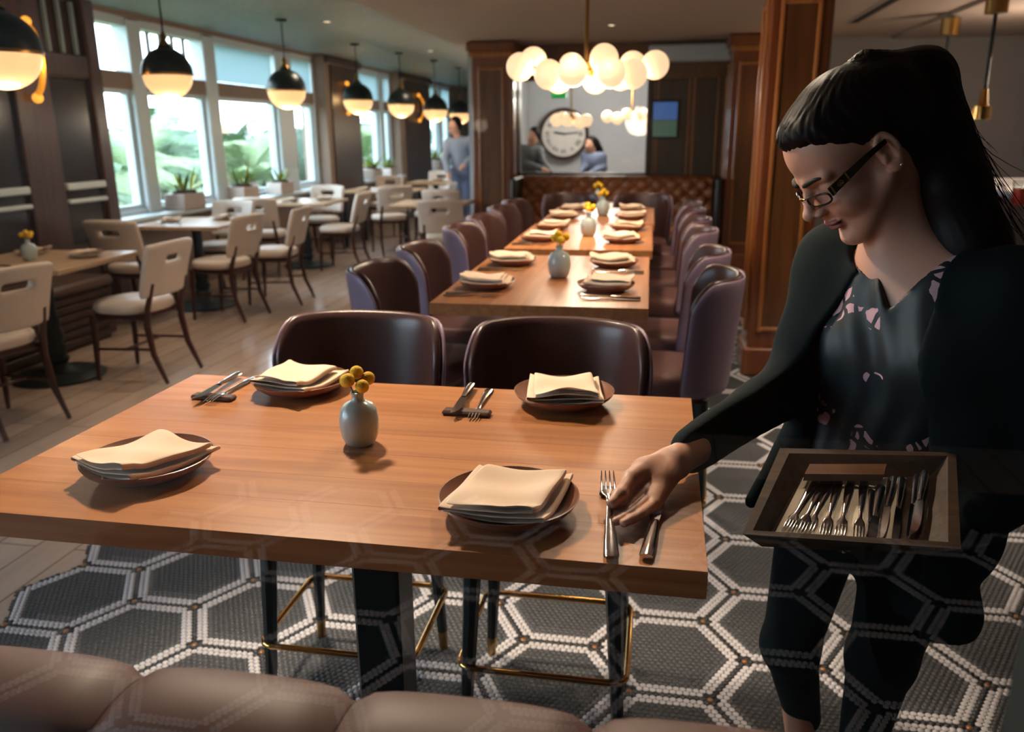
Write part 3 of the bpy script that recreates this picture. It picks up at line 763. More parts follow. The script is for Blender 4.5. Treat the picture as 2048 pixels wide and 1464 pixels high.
MB().box((-.72, .80, .42), (1.86, .44, .12), .03).build('seat', BENCHL, bq)
MB().box((-.72, .74, .17), (1.82, .38, .34), .01).build('base', DARKWOOD, bq)
def lettering(name, s, size, m, parent, loc, rot, extrude=.002):
    c = bpy.data.curves.new(name, 'FONT'); c.body = s; c.size = size; c.align_x = 'CENTER'; c.align_y = 'CENTER'; c.extrude = extrude
    o = bpy.data.objects.new(name, c); COL.objects.link(o); dg = bpy.context.evaluated_depsgraph_get(); dg.update()
    me = bpy.data.meshes.new_from_object(o.evaluated_get(dg)); bpy.data.objects.remove(o); me.materials.clear(); me.materials.append(m)
    o = obj(name, me, parent, loc); o.rotation_euler = rot; return o
# ------------------------------------------------------------------ cream dining chairs by the windows
def make_chair(label, loc, rz):
    t = thing('dining_chair', label, 'chair', loc, rz, 'cream dining chairs by the windows')
    nu, nv = 17, 9; V = []; Fs = []
    for j in range(nv):
        for i in range(nu):
            u = -1+2*i/(nu-1); v = j/(nv-1); hw = .215+.012*v
            V.append((u*hw, -.245+.055*u*u-.075*v-.02*v*v, .53+.335*v-.012*u*u*v))
    for j in range(nv-1):
        for i in range(nu-1):
            if j == 5 and 5 <= i <= 10: continue
            k = j*nu+i; Fs.append((k, k+1, k+nu+1, k+nu))
    b = MB().add(V, Fs).build('backrest', CREAM, t); bake(b, ('SOLIDIFY', dict(thickness=.05, offset=0)), ('SUBSURF', dict(levels=2)))
    ring = lambda s, z: [(.225*s*math.copysign(abs(math.cos(a))**.75, math.cos(a)), .01+.215*s*math.copysign(abs(math.sin(a))**.8, math.sin(a)), z) for a in np.arange(24)*2*PI/24]
    MB().loft([ring(.6, .425), ring(.95, .43), ring(1, .45), ring(.99, .475), ring(.92, .492), ring(.6, .503), ring(.2, .506)]).build('seat', CREAM, t, smooth=60)
    MB().box((0, 0, .41), (.36, .34, .045), .01).build('apron', CHAIRWOOD, t)
    for s in (-1, 1):
        MB().tube([(s*.185, .17, .42), (s*.188, .178, .2), (s*.19, .19, 0)], [.021, .018, .012], 8).build('leg', CHAIRWOOD, t)
        MB().tube([(s*.165, -.255, .62), (s*.172, -.205, .46), (s*.175, -.19, .36), (s*.18, -.215, .18), (s*.185, -.29, 0)], [.014, .019, .021, .018, .012], 8).build('leg', CHAIRWOOD, t)
        MB().tube([(s*.183, .17, .2), (s*.178, -.2, .21)], .009, 6).build('stretcher', CHAIRWOOD, t)
    MB().tube([(-.18, -.02, .205), (.18, -.02, .205)], .009, 6).build('stretcher', CHAIRWOOD, t)
    return t
CH = make_chair('cream chair cut by the left picture edge, its back toward the camera', (-3.42, 3.58, 0), R(78))
chairs = [((-3.22, 4.57), 88, 'cream chair with slotted back in front of the nearest pedestal table'),
 ((-3.55, 6.25), 84, 'cream chair with slotted back nearest the camera at the second pedestal table'),
 ((-3.42, 6.92), 96, 'cream chair just beyond the first one at the second pedestal table'),
 ((-4.10, 7.25), 180, 'cream chair facing the camera behind the second pedestal table'),
 ((-4.12, 5.95), 0, 'cream chair tucked against the window side of the second pedestal table'),
 ((-4.15, 8.25), 10, 'cream chair with its back toward the camera below the third planter'),
 ((-3.52, 8.82), 92, 'cream chair with rounded seat at the aisle side of the third pedestal table'),
 ((-4.15, 9.75), 180, 'cream chair facing the camera behind the third pedestal table'),
 ((-3.38, 10.15), 35, 'cream chair with slotted back at the near side of the black legged table'),
 ((-2.12, 8.1), 6, 'cream chair with wide back just left of the plum stools'),
 ((-2.50, 9.62), 4, 'small cream chair partly behind the column left of banquette'),
 ((-2.98, 10.7), 95, 'cream chair at the aisle side of the black legged table'),
 ((-4.1, 12.1), 180, 'cream chair facing the camera beyond the black legged table'),
 ((-3.75, 13.9), 180, 'farthest cream chair in front of the second window bay')]
for (x, y), a, lb in chairs: copy_tree(CH, lb, (x, y, 0), R(a))

# pedestal tables with blond tops on cast iron
def make_ped(label, loc, rz):
    t = thing('pedestal_table', label, 'table', loc, rz, 'blond pedestal tables by the windows')
    MB().box((0, 0, .735), (.80, .80, .032), .006).build('tabletop', BLOND, t)
    MB().box((0, 0, .71), (.4, .4, .02), .004).build('bracket', IRON, t)
    prof = [(0, 0), (.27, 0), (.275, .012), (.25, .028), (.16, .04), (.085, .055), (.06, .09), (.075, .12), (.055, .15), (.07, .19), (.05, .23), (.065, .27), (.047, .31), (.052, .36), (.04, .40), (.04, .66), (.055, .69), (.055, .70), (0, .70)]
    MB().lathe(prof, 28).build('pedestal', IRON, t, smooth=50)
    return t
PT = make_ped('blond square table on cast-iron pedestal nearest the camera by the windows', (-3.72, 4.42, 0), R(3))
for (x, y), lb in (((-3.98, 6.62), 'second blond pedestal table from the camera along the window wall'), ((-4.0, 8.95), 'third blond pedestal table from the camera along the window wall'),
                   ((-3.5, 12.9), 'far blond pedestal table left of the waiter in grey'), ((-2.45, 8.85), 'blond pedestal table beside the column left of the banquette')):
    copy_tree(PT, lb, (x, y, 0))
bt = thing('square_table', 'blond topped table on four black square legs past the third table', 'table', (-3.72, 10.95, 0))
MB().box((0, 0, .735), (1.0, .9, .032), .006).build('tabletop', BLOND, bt)
for sx in (-1, 1):
    for sy in (-1, 1): MB().box((sx*.42, sy*.38, .36), (.05, .05, .72), .004).build('leg', LEGDARK, bt)
# napkins, plates and vases on them
PLW = mat('pale_side_plate', '#c9b9a8', rough=.35)
pl = MB().lathe([(0, .003), (.06, .003), (.065, 0), (.07, .003), (.1, .016), (.098, .018), (.07, .007), (0, .006)], 28).mesh('side_plate', PLW, 50)
tt = [((-3.72, 4.42), 'nearest pedestal table', ((-.2, .18), (.22, .12))), ((-3.98, 6.62), 'second pedestal table', ((-.18, -.1), (.15, .2))), ((-4.0, 8.95), 'third pedestal table', ((-.1, -.15), (.2, .1))),
      ((-3.72, 10.95), 'black legged table', ((-.2, -.2), (.25, .15))), ((-2.45, 8.85), 'table beside the left column', ((.1, -.12),)), ((-3.5, 12.9), 'far table left of the waiter', ((0, .1),))]
for (x, y), nm, sp in tt:
    for k, (dx, dy) in enumerate(sp):
        side = ('window side', 'aisle side')[k] if len(sp) > 1 else 'middle'
        o = obj('side_plate', pl, None, (x+dx, y+dy, .751)); tag(o, f'small pale plate on the {side} of the {nm}', 'plate', 'pale plates on the pedestal tables')
        o = obj('napkin', NAPS[(k+len(nm)) % 4], None, (x+dx, y+dy, .752), random.uniform(-.4, .4)+R(90)); tag(o, f'folded napkin on the {side} plate of the {nm}', 'napkin', 'folded cream napkins')
    kn = knife(f'steel knife lying on the {nm} by the windows', (x+.05, y-.3, .751), (x-.15, y-.29, .757))
make_vase('pale bud vase with yellow flowers on the nearest pedestal table', (-3.74, 4.36, .751), 1.25)

# ------------------------------------------------------------------ planters on the window sill
LEAF = mat('planter_leaf', '#5e7a34', rough=.6, var=.35, vscale=6)
LEAFY = mat('planter_leaf_yellow', '#9aa33c', rough=.6, var=.3, vscale=6)
SOIL = mat('dry_moss', '#3c2f22', rough=.9, var=.3, vscale=20)
POTM = mat('planter_taupe', '#b9aaa0', rough=.6)
def planter(label, x, y, s, seed):
    r = random.Random(seed); t = thing('planter', label, 'planter', (x, y, .785), 0, 'planters on the window sills')
    MB().box((0, 0, .07*s), (.2*s, .34*s, .14*s), .01).build('box', POTM, t)
    MB().ball((0, 0, .135*s), .12*s, 12, 6, (.8, 1.3, .35)).build('soil', SOIL, t)
    for k in range(16):
        a = r.uniform(0, 2*PI); L = r.uniform(.12, .30)*s; tilt = r.uniform(.2, 1.1); w_ = .018*s
        b0 = Vector((.05*s*math.cos(a), .09*s*math.sin(a), .15*s)); rows = []
        for q in range(5):
            f = q/4; d = L*f; c = b0+Vector((math.cos(a)*d*math.sin(tilt), math.sin(a)*d*math.sin(tilt), d*math.cos(tilt)*(1-.35*f*tilt)))
            ww = w_*math.sin(PI*(.12+.86*f)); tx = Vector((-math.sin(a), math.cos(a), 0))*ww
            rows.append([c-tx, c+Vector((0, 0, -.3*ww)), c+tx, c+Vector((0, 0, .12*ww))])
        MB().loft(rows).build('leaf', LEAFY if r.random() < .35 else LEAF, t, smooth=60)
    return t
planter('taupe planter box with trailing green leaves on the near window sill', -4.56, 7.45, 1.1, 1)
planter('taupe planter with tall yellow-green leaves at middle of the first sill', -4.56, 8.62, 1.05, 2)
planter('taupe planter with spiky green leaves at far end of the first sill', -4.56, 9.55, 1.0, 3)
planter('dark leafy planter on the second window sill', -4.56, 12.9, 1.15, 4)
planter('small leafy planter at the far end of second window sill', -4.56, 13.75, 1.0, 5)
planter('small leafy planter on the third window sill', -4.56, 16.9, 1.3, 6)

# ------------------------------------------------------------------ dome pendants
def make_pendant(label, p, zc=2.52):
    t = thing('pendant_lamp', label, 'pendant lamp', p, 0, 'black dome pendants by the windows'); r = .18; H = zc-p[2]
    MB().lathe([(0, H), (.055, H), (.055, H-.018), (.012, H-.03), (0, H-.03)], 20).build('canopy', DOMEB, t)
    MB().tube([(0, 0, H-.02), (0, 0, .26)], .007, 8).build('rod', DOMEB, t)
    MB().lathe([(0, .30), (.012, .30), (.016, .28), (.024, .27), (.026, .25), (.018, .24), (.028, .225), (.045, .205), (.05, .19), (0, .19)], 18).build('finial', BRASSD, t)
    MB().lathe([(.05*1, .198)]+[(r*1.02*math.sin(a), .185*math.cos(a)+.005) for a in np.linspace(.3, PI/2, 9)]+[(r*1.02, -.012), (r*.98, -.012), (r*.98, 0)]+[(r*.97*math.sin(a), .175*math.cos(a)) for a in np.linspace(PI/2, .3, 9)], 32).build('dome', DOMEB, t, smooth=50)
    MB().lathe([(r*1.03, .004), (r*1.045, -.004), (r*1.03, -.014), (r*1.0, -.014), (r*1.0, .004)], 32).build('band', BRASSD, t)
    MB().lathe([(r*.985*math.cos(a), -.012-.165*math.sin(a)) for a in np.linspace(0, PI/2, 10)], 32).build('opal_bowl', GLOBE_P, t, smooth=60)
    lo = lamp('pendant_bulb', 'POINT', (0, 0, -.24), PEND_W, WARM, .12); lo.parent = t
    return t
PEND_W = 8
pend = [(2, 103, 150, 'black dome pendant lamp cut by the left picture edge'), (335, 148, 97, 'largest black dome pendant seen whole, before the first window bay'), (573, 180, 76, 'second whole black dome pendant from the left picture edge'),
        (716, 199, 60, 'black dome pendant before the second window bay'), (802, 208, 54, 'black dome pendant overlapping the second dark pilaster'), (871, 219, 49, 'black dome pendant before the third window bay'),
        (920, 226, 44, 'black dome pendant hanging just above the waiter in grey'), (958, 232, 40, 'farthest black dome pendant, half hidden by the wood column')]
for px, py, d, lb in pend: make_pendant(lb, tuple(atd(px, py, .365*F_PX/d)))

# ------------------------------------------------------------------ sconces
ARM_GLOW = emit('glowing_brass_arm', '#f09a2a', .75)  # glow put into the brass arm's colour in place of lamplight on it
def sconce(label, p, nrm, s=1.):
    t = thing('wall_sconce', label, 'sconce', p, math.atan2(nrm[1], nrm[0]), 'amber wall sconces'); t.scale = (s, s, s)
    MB().box((.008, 0, 0), (.016, .07, .16), .006).build('backplate', BRASSD, t)
    pts = [(.015+.10*math.sin(a), 0, .19*math.cos(a)) for a in np.linspace(.15, PI-.15, 13)]
    MB().tube(pts, .017, 8).build('arm', ARM_GLOW, t, smooth=60)
    for sg in (-1, 1):
        MB().ball((.03, 0, sg*.205), .030, 14, 8).build('amber_globe', AMBER, t)
    lo = lamp('sconce_bulb', 'POINT', (.16, 0, -.02), 2.5, (1, .6, .25), .05); lo.parent = t
    return t
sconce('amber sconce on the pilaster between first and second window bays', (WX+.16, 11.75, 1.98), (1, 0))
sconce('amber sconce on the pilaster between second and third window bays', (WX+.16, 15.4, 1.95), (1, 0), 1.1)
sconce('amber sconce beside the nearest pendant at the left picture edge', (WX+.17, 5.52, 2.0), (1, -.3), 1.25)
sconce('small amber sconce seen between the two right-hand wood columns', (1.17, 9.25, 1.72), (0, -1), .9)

# ------------------------------------------------------------------ globe chandelier
def chandelier(label, gl, hub, ztop, r, group='globe chandeliers'):
    t = thing('globe_chandelier', label, 'chandelier', hub, 0, group); h = Vector(hub)
    MB().tube([(0, 0, -.05), (0, 0, ztop-hub[2])], .011*r/.078, 10).build('stem', BRASSD, t)
    MB().lathe([(0, .05), (.03, .045), (.04, .02), (.04, -.03), (.025, -.05), (0, -.055)], 18).build('hub', BRASS, t)
    MB().lathe([(0, ztop-hub[2]), (.07, ztop-hub[2]), (.065, ztop-hub[2]-.02), (0, ztop-hub[2]-.03)], 20).build('canopy', BRASSD, t)
    for p in gl:
        q = Vector(p)-h; k = q*(1-r*.9/q.length)
        MB().tube([(0, 0, 0), k*.5+Vector((0, 0, .01)), k], .007*r/.078, 7).build('arm', BRASS, t, smooth=60)
        g = MB().ball(q, r, 20, 12).build('globe', GLOBE, t)
        MB().lathe([(0, 0), (.022, 0), (.022, .02), (0, .02)], 12, k*.985, k).build('socket', BRASS, t)
    return t
CY = 4.45
gl = [(1040, 134, .0), (1067, 122, .12), (1097, 149, -.2), (1117, 160, .25), (1146, 143, -.32), (1143, 133, .3), (1208, 117, -.1), (1191, 160, .22), (1221, 146, -.28), (1243, 152, .05), (1266, 148, -.15), (1265, 130, .25), (1310, 130, .05)]
chandelier('large brass chandelier of lit opal globes above the oak tables', [tuple(at(px, py, CY+dy)) for px, py, dy in gl], tuple(at(1172, 140, CY)), 2.45, .072)
lo = lamp('chandelier_glow', 'POINT', tuple(at(1172, 185, CY)), 45, WARM, .25)
for i, (x0, x1, yy, Y) in enumerate(((1105, 1180, 239, 11.4), (1207, 1322, 231, 12.4))):
    g2 = [tuple(at(x0+8+(x1-x0-16)*k/5, yy+random.uniform(-6, 6), Y+random.uniform(-.15, .15))) for k in range(6)]
    hp = at((x0+x1)/2, yy-4, Y)
    chandelier(('small globe chandelier above the clock beyond the mirror opening', 'wider globe chandelier at right beyond the mirror opening')[i], g2, tuple(hp), 2.5, .085)

# ------------------------------------------------------------------ tufted banquette at the back and its little table
tb = thing('tufted_banquette', 'brown diamond-tufted leather banquette against the back wall', 'banquette', (0, 0, 0))
nx, nz = 121, 33; V = []; dxs, dzs = .0825, .0825
X0, X1 = -1.55, .59
btn = []
for j in range(nz):
    for i in range(nx):
        x = X0+(X1-X0)*i/(nx-1); z = .44+.56*j/(nz-1)
        a = x/dxs+z/dzs; b = x/dxs-z/dzs
        pil = abs(math.sin(a*PI/1.0*.5*2/2))*abs(math.sin(b*PI*.5))
        e = min(1, (1.0-z)/.05)**.5 if z > .95 else 1
        V.append((x, 9.62-(.05+.05*pil**.5)*e-.06*(1-z), z))
Fs = [(j*nx+i, j*nx+i+1, (j+1)*nx+i+1, (j+1)*nx+i) for j in range(nz-1) for i in range(nx-1)]
MB().add(V, Fs).build('tufted_back', TUFTL, tb, smooth=70)
MB().box((-.48, 9.76, .7), (2.16, .26, .6), .02).build('back_frame', TUFTL, tb)
MB().box((-.48, 9.42, .40), (2.15, .5, .14), .04).build('seat', TUFTL, tb)
MB().box((-.48, 9.45, .17), (2.1, .4, .34), .01).build('base', DARKWOOD, tb)
mt = copy_tree(PT, 'small blond table with a vase in front of the tufted banquette', (-.62, 8.75, 0)); mt.scale = (.75, .75, 1)
make_vase('pale bud vase with yellow flowers on the small table by the tufted banquette', (-.62, 8.72, .751), 1.6)
# upholstered ends of the booth
for s, x, lb in ((-1, -1.593, 'dark padded end panel at the left of the tufted banquette'), (1, .632, 'dark padded end panel at the right of the tufted banquette')):
    o = MB().box((0, 0, .5), (.058, .62, 1.0), .02).build('booth_end', mat('booth_black_leather', '#1b1513', rough=.45), None, (x, 9.42, 0)); tag(o, lb, 'booth panel', 'booth end panels')

# ------------------------------------------------------------------ wall screen
tv = thing('wall_screen', 'small wall screen showing blue and green on the wood wall', 'screen', (.04, BY-.06, 1.62))
MB().box((0, 0, 0), (.30, .04, .42), .008).build('casing', mat('screen_black', '#0b0c0e', rough=.4), tv)
MB().box((0, -.021, .09), (.27, .004, .19)).build('display', emit('screen_blue', '#2f5f9e', .45), tv, smooth=0)
MB().box((0, -.021, -.10), (.27, .004, .18)).build('display', emit('screen_green', '#3b5f52', .35), tv, smooth=0)

# ------------------------------------------------------------------ beyond the mirror opening: clock, exit sign
ck = at(1128, 268, 14.4)
ct = thing('wall_clock', 'big round white clock with roman numerals beyond the mirror opening', 'clock', tuple(ck))
CR_ = .37
MB().lathe([(CR_, 0), (CR_+.05, .01), (CR_+.06, .05), (CR_+.03, .07), (CR_, .05)], 48, axis=(0, -1, 0)).build('rim', DARKWOOD, ct)
MB().lathe([(0, .03), (CR_+.01, .03), (CR_+.01, 0), (0, 0)], 48, axis=(0, -1, 0)).build('dial', mat('clock_white', '#d9d5cf', rough=.6), ct)
INKM = mat('clock_ink', '#161719', rough=.6)
for k, s in enumerate(('XII', 'I', 'II', 'III', 'IIII', 'V', 'VI', 'VII', 'VIII', 'IX', 'X', 'XI')):
    a = k*PI/6; lettering('numeral', s, .11, INKM, ct, (.28*math.sin(a), -.036, .28*math.cos(a)), (Matrix.Rotation(a, 3, 'Y') @ Matrix.Rotation(R(90), 3, 'X')).to_euler())
for L, w_, a in ((.20, .03, R(-80)), (.27, .022, R(84))):
    M = Matrix.Rotation(a, 3, 'Y'); MB().box(M @ Vector((0, -.042, L/2-.03)), (w_, .006, L), 0, M).build('hand', INKM, ct, smooth=0)
ex = at(1118, 187, 11.0)
es = thing('exit_sign', 'green lit exit sign hanging beyond the mirror opening', 'sign', tuple(ex))
MB().box((0, .02, 0), (.20, .03, .12), .005).build('casing', emit('exit_green', '#0c8f3c', .7), es)
lettering('lettering', 'EXIT', .085, emit('exit_letters', '#57d987', .9), es, (0, .003, 0), (R(90), 0, 0), .001)
MB().tube([(0, .02, .06), (0, .02, 2.5-ex.z)], .006, 6).build('hanger', BRASSD, es)

# ------------------------------------------------------------------ bar at the right: counter, heat lamps, drinks
bc = thing('bar_counter', 'dark bar counter with pale top behind the woman at right', 'counter', (2.9, 5.6, 0))
MB().box((0, 0, .52), (1.0, 4.2, 1.04), .01).build('body', DARKWOOD, bc); MB().box((-.02, 0, 1.06), (1.16, 4.3, .045), .01).build('worktop', mat('pale_stone', '#b9b4b8', rough=.35), bc)
def heat_lamp(label, px, py, Y, hang):
    p = at(px, py, Y); p.z = 2.40
    t = thing('heat_lamp', label, 'heat lamp', tuple(p), 0, 'brass heat lamps over the bar')
    MB().lathe([(0, 0), (.075, 0), (.075, -.135), (.02, -.14), (0, -.14)], 24).build('canister', BRASSD, t)
    MB().tube([(0, 0, -.13), (0, 0, -hang+.2)], .014, 8).build('rod', mat('black_rod', '#121212', rough=.4), t)
    MB().lathe([(0, -hang+.22), (.022, -hang+.21), (.03, -hang+.12), (.035, -hang+.10), (.062, -hang+.09), (.065, -hang), (.058, -hang), (.055, -hang+.07), (0, -hang+.08)], 24).build('shade', BRASS, t)
    return t
heat_lamp('brass heat lamp on black rod hanging right of the woman\'s head', 1990, 40, 6.7, .85)
heat_lamp('brass heat lamp farther off, its shade hidden behind the woman\'s hair', 1897, 78, 8.1, .85)
REDG = mat('red_liquid', '#9e2416', rough=.2, coat=.5)
b_ = at(2040, 398, 4.9)
bo = thing('red_drink', 'glass of red drink on the bar at the right picture edge', 'drink', (b_.x, b_.y, 1.083))
MB().lathe([(0, 0), (.035, 0), (.038, .02), (.04, .09), (0, .09)], 20).build('liquid', REDG, bo); MB().lathe([(.041, .0), (.044, .13), (.043, .13), (.04, .002)], 20).build('glass', GLASSPANE, bo)
# recessed downlights: trim ring, lit lens, lamp
def downlight(label, x, y, z, watts, spot=75, tgt=None, col=WARM, size=.09):
    t = thing('downlight', label, 'downlight', (x, y, z), 0, 'recessed ceiling downlights')
    MB().lathe([(.035, .0), (.055, .0), (.055, -.006), (.035, -.004)], 20).build('trim_ring', PLASTER2, t); MB().lathe([(0, -.002), (.034, -.002), (.034, 0), (0, 0)], 16).build('lens', emit('lit_lens', '#ffe2b8', 2.), t)
    if watts:
        o = lamp('downlight_bulb', 'SPOT', (x, y, z-.02), watts, col, size, tgt or (x, y, 0), spot)
    return t
DL = [('left of the chandelier stem', -1.15, 2.35, 84, (-.55, 1.3, .9)), ('above the near tables, right of the chandelier stem', -.05, 2.75, 24, (-.2, 1.25, .9)),
      ('above the second oak table', -.39, 3.7, 30, None), ('above the third oak table', -.39, 5.1, 28, None), ('above the fourth oak table', -.39, 6.4, 26, None),
      ('near the tall column on its aisle side', 1.3, 4.2, 24, None), ('in front of the tufted banquette', -.5, 8.3, 45, None), ('above the aisle left of the plum stools', -1.6, 4.4, 22, None), ('added unseen above the walkway behind the camera', -.5, -1.0, 16, None)]  # last one is added, unseen, to light the floor reflected in the glass
for lb, x, y, wt, tg in DL: downlight('small recessed downlight '+lb, x, y, 2.45, wt*3.2, 85, tg)
for k, (x, y) in enumerate(((-3.2, 5.2), (-3.2, 8.0), (-3.0, 11.0))): downlight(('nearest', 'middle', 'farthest')[k]+' recessed downlight in the tin ceiling by the windows', x, y, 2.52, 40, 110)
downlight('recessed downlight over the bar at the right', 2.9, 6.0, 2.42, 90, 110)
downlight('added unseen downlight over the front edge of the nearest table', .0, .88, 2.45, 26, 16, (.33, 1.26, .88))  # narrow fill added to brighten the cutlery tray
lamp('beyond_room_fill', 'POINT', (-.9, 12.4, 2.1), 110, (1, .9, .8), .3)  # fill added to brighten the room behind the mirror opening
lamp('bar_back_lamp', 'POINT', (3.0, 7.6, 1.9), 30, WARM, .15)
downlight('recessed downlight beside the tall column lighting the plum stools', .95, 2.9, 2.45, 130, 85, (.2, 3.4, .7))
# ------------------------------------------------------------------ people: smooth solids meshed by surface nets
f32 = np.float32
def sm(a, b, k):                          # smooth union
    h = np.clip(.5+.5*(b-a)/k, 0, 1); return b*(1-h)+a*h-k*h*(1-h)
def smax(a, b, k): return -sm(-a, -b, k)
def V3(p): return np.array(p, f32)
class Grid:
    def __init__(s, lo, hi, h):
        s.lo = np.array(lo, float); s.h = h; s.n = np.ceil((np.array(hi)-s.lo)/h).astype(int)+1
        ax = [s.lo[i]+h*np.arange(s.n[i]) for i in range(3)]
        s.X, s.Y, s.Z = [a.astype(f32) for a in np.meshgrid(*ax, indexing='ij', sparse=True)]
    def ell(s, c, r, M=None):
        """ellipsoid; M rows are its local axes"""
        dx, dy, dz = s.X-f32(c[0]), s.Y-f32(c[1]), s.Z-f32(c[2])
        if M is not None:
            M = np.array(M, f32); q = [(M[i, 0]*dx+M[i, 1]*dy+M[i, 2]*dz)/f32(r[i]) for i in range(3)]
        else: q = [dx/f32(r[0]), dy/f32(r[1]), dz/f32(r[2])]
        k = np.sqrt(q[0]*q[0]+q[1]*q[1]+q[2]*q[2]); return (k-1)*f32(min(r))*f32(1.15)
    def cap(s, a, b, r1, r2=None):
        r2 = r1 if r2 is None else r2; a = V3(a); b = V3(b); d = b-a; L = float(d@d)+1e-12
        dx, dy, dz = s.X-a[0], s.Y-a[1], s.Z-a[2]
        t = np.clip((dx*d[0]+dy*d[1]+dz*d[2])/f32(L), 0, 1)
        return np.sqrt((dx-t*d[0])**2+(dy-t*d[1])**2+(dz-t*d[2])**2)-(f32(r1)+f32(r2-r1)*t)
    def chain(s, pts, rs, k):
        f = None
        for a, b, r1, r2 in zip(pts, pts[1:], rs, rs[1:]):
            g = s.cap(a, b, r1, r2); f = g if f is None else sm(f, g, k)
        return f
    def plane(s, p, n):
        n = np.array(n, float); n /= np.linalg.norm(n); n = n.astype(f32)
        return (s.X-f32(p[0]))*n[0]+(s.Y-f32(p[1]))*n[1]+(s.Z-f32(p[2]))*n[2]
    def mesh(s, F):
        F = np.ascontiguousarray(np.broadcast_to(F, tuple(s.n))); ins = F < 0; n = s.n
        c = [ins[i:n[0]-1+i, j:n[1]-1+j, k:n[2]-1+k] for i in (0, 1) for j in (0, 1) for k in (0, 1)]
        cnt = sum(x.astype(np.int8) for x in c); act = (cnt > 0) & (cnt < 8)
        I, J, K = np.nonzero(act); acc = np.zeros((len(I), 3)); m = np.zeros(len(I))
        off = [(i, j, k) for i in (0, 1) for j in (0, 1) for k in (0, 1)]
        for p in off:
            for ax in range(3):
                if p[ax]: continue
                q = list(p); q[ax] = 1
                fa = F[I+p[0], J+p[1], K+p[2]]; fb = F[I+q[0], J+q[1], K+q[2]]; x = (fa < 0) != (fb < 0)
                t = np.where(x, fa/np.where(fa == fb, 1, fa-fb), 0)
                for d in range(3): acc[:, d] += np.where(x, p[d]+(t if d == ax else 0), 0)
                m += x
        V = s.lo+s.h*(np.stack([I, J, K], 1)+acc/m[:, None])
        idx = np.full(act.shape, -1, np.int64); idx[I, J, K] = np.arange(len(I)); Q = []
        for ax in range(3):
            sl0 = [slice(None)]*3; sl1 = [slice(None)]*3; sl0[ax] = slice(0, -1); sl1[ax] = slice(1, None)
            a, b = ins[tuple(sl0)], ins[tuple(sl1)]; E = np.nonzero(a != b); e = np.stack(E, 1); o1, o2 = (ax+1) % 3, (ax+2) % 3
            ok = (e[:, o1] > 0) & (e[:, o2] > 0) & (e[:, o1] < n[o1]-1) & (e[:, o2] < n[o2]-1); e = e[ok]; flip = a[E][ok]
            def g(d1, d2):
                t = e.copy(); t[:, o1] -= d1; t[:, o2] -= d2; return idx[t[:, 0], t[:, 1], t[:, 2]]
            q = np.stack([g(1, 1), g(0, 1), g(0, 0), g(1, 0)], 1); q[~flip] = q[~flip][:, ::-1]; Q.append(q)
        Q = np.concatenate(Q); Q = Q[(Q >= 0).all(1)]
        return V, Q
def np_mesh(name, parts, mats, mi=None):
    """one mesh from several (verts, quads) pairs"""
    VV = np.concatenate([v for v, q in parts]); off = np.cumsum([0]+[len(v) for v, q in parts[:-1]])
    QQ = np.concatenate([q+o for (v, q), o in zip(parts, off)])
    me = bpy.data.meshes.new(name); me.vertices.add(len(VV)); me.vertices.foreach_set('co', VV.astype(f32).reshape(-1))
    me.loops.add(QQ.size); me.loops.foreach_set('vertex_index', QQ.reshape(-1).astype(np.int32))
    me.polygons.add(len(QQ)); me.polygons.foreach_set('loop_start', (np.arange(len(QQ))*4).astype(np.int32))
    for m in (mats if isinstance(mats, (list, tuple)) else [mats]): me.materials.append(m)
    if mi is not None: me.polygons.foreach_set('material_index', mi.astype(np.int32))
    me.update(); me.validate(); me.shade_smooth(); return me
def smoothed(V, Q, it=2, lam=.5):
    n = len(V)
    for _ in range(it):
        acc = np.zeros_like(V); cnt = np.zeros(n)
        for a, b in ((0, 1), (1, 2), (2, 3), (3, 0)):
            np.add.at(acc, Q[:, a], V[Q[:, b]]); np.add.at(cnt, Q[:, a], 1)
        V = V+lam*(acc/np.maximum(cnt, 1)[:, None]-V)
    return V
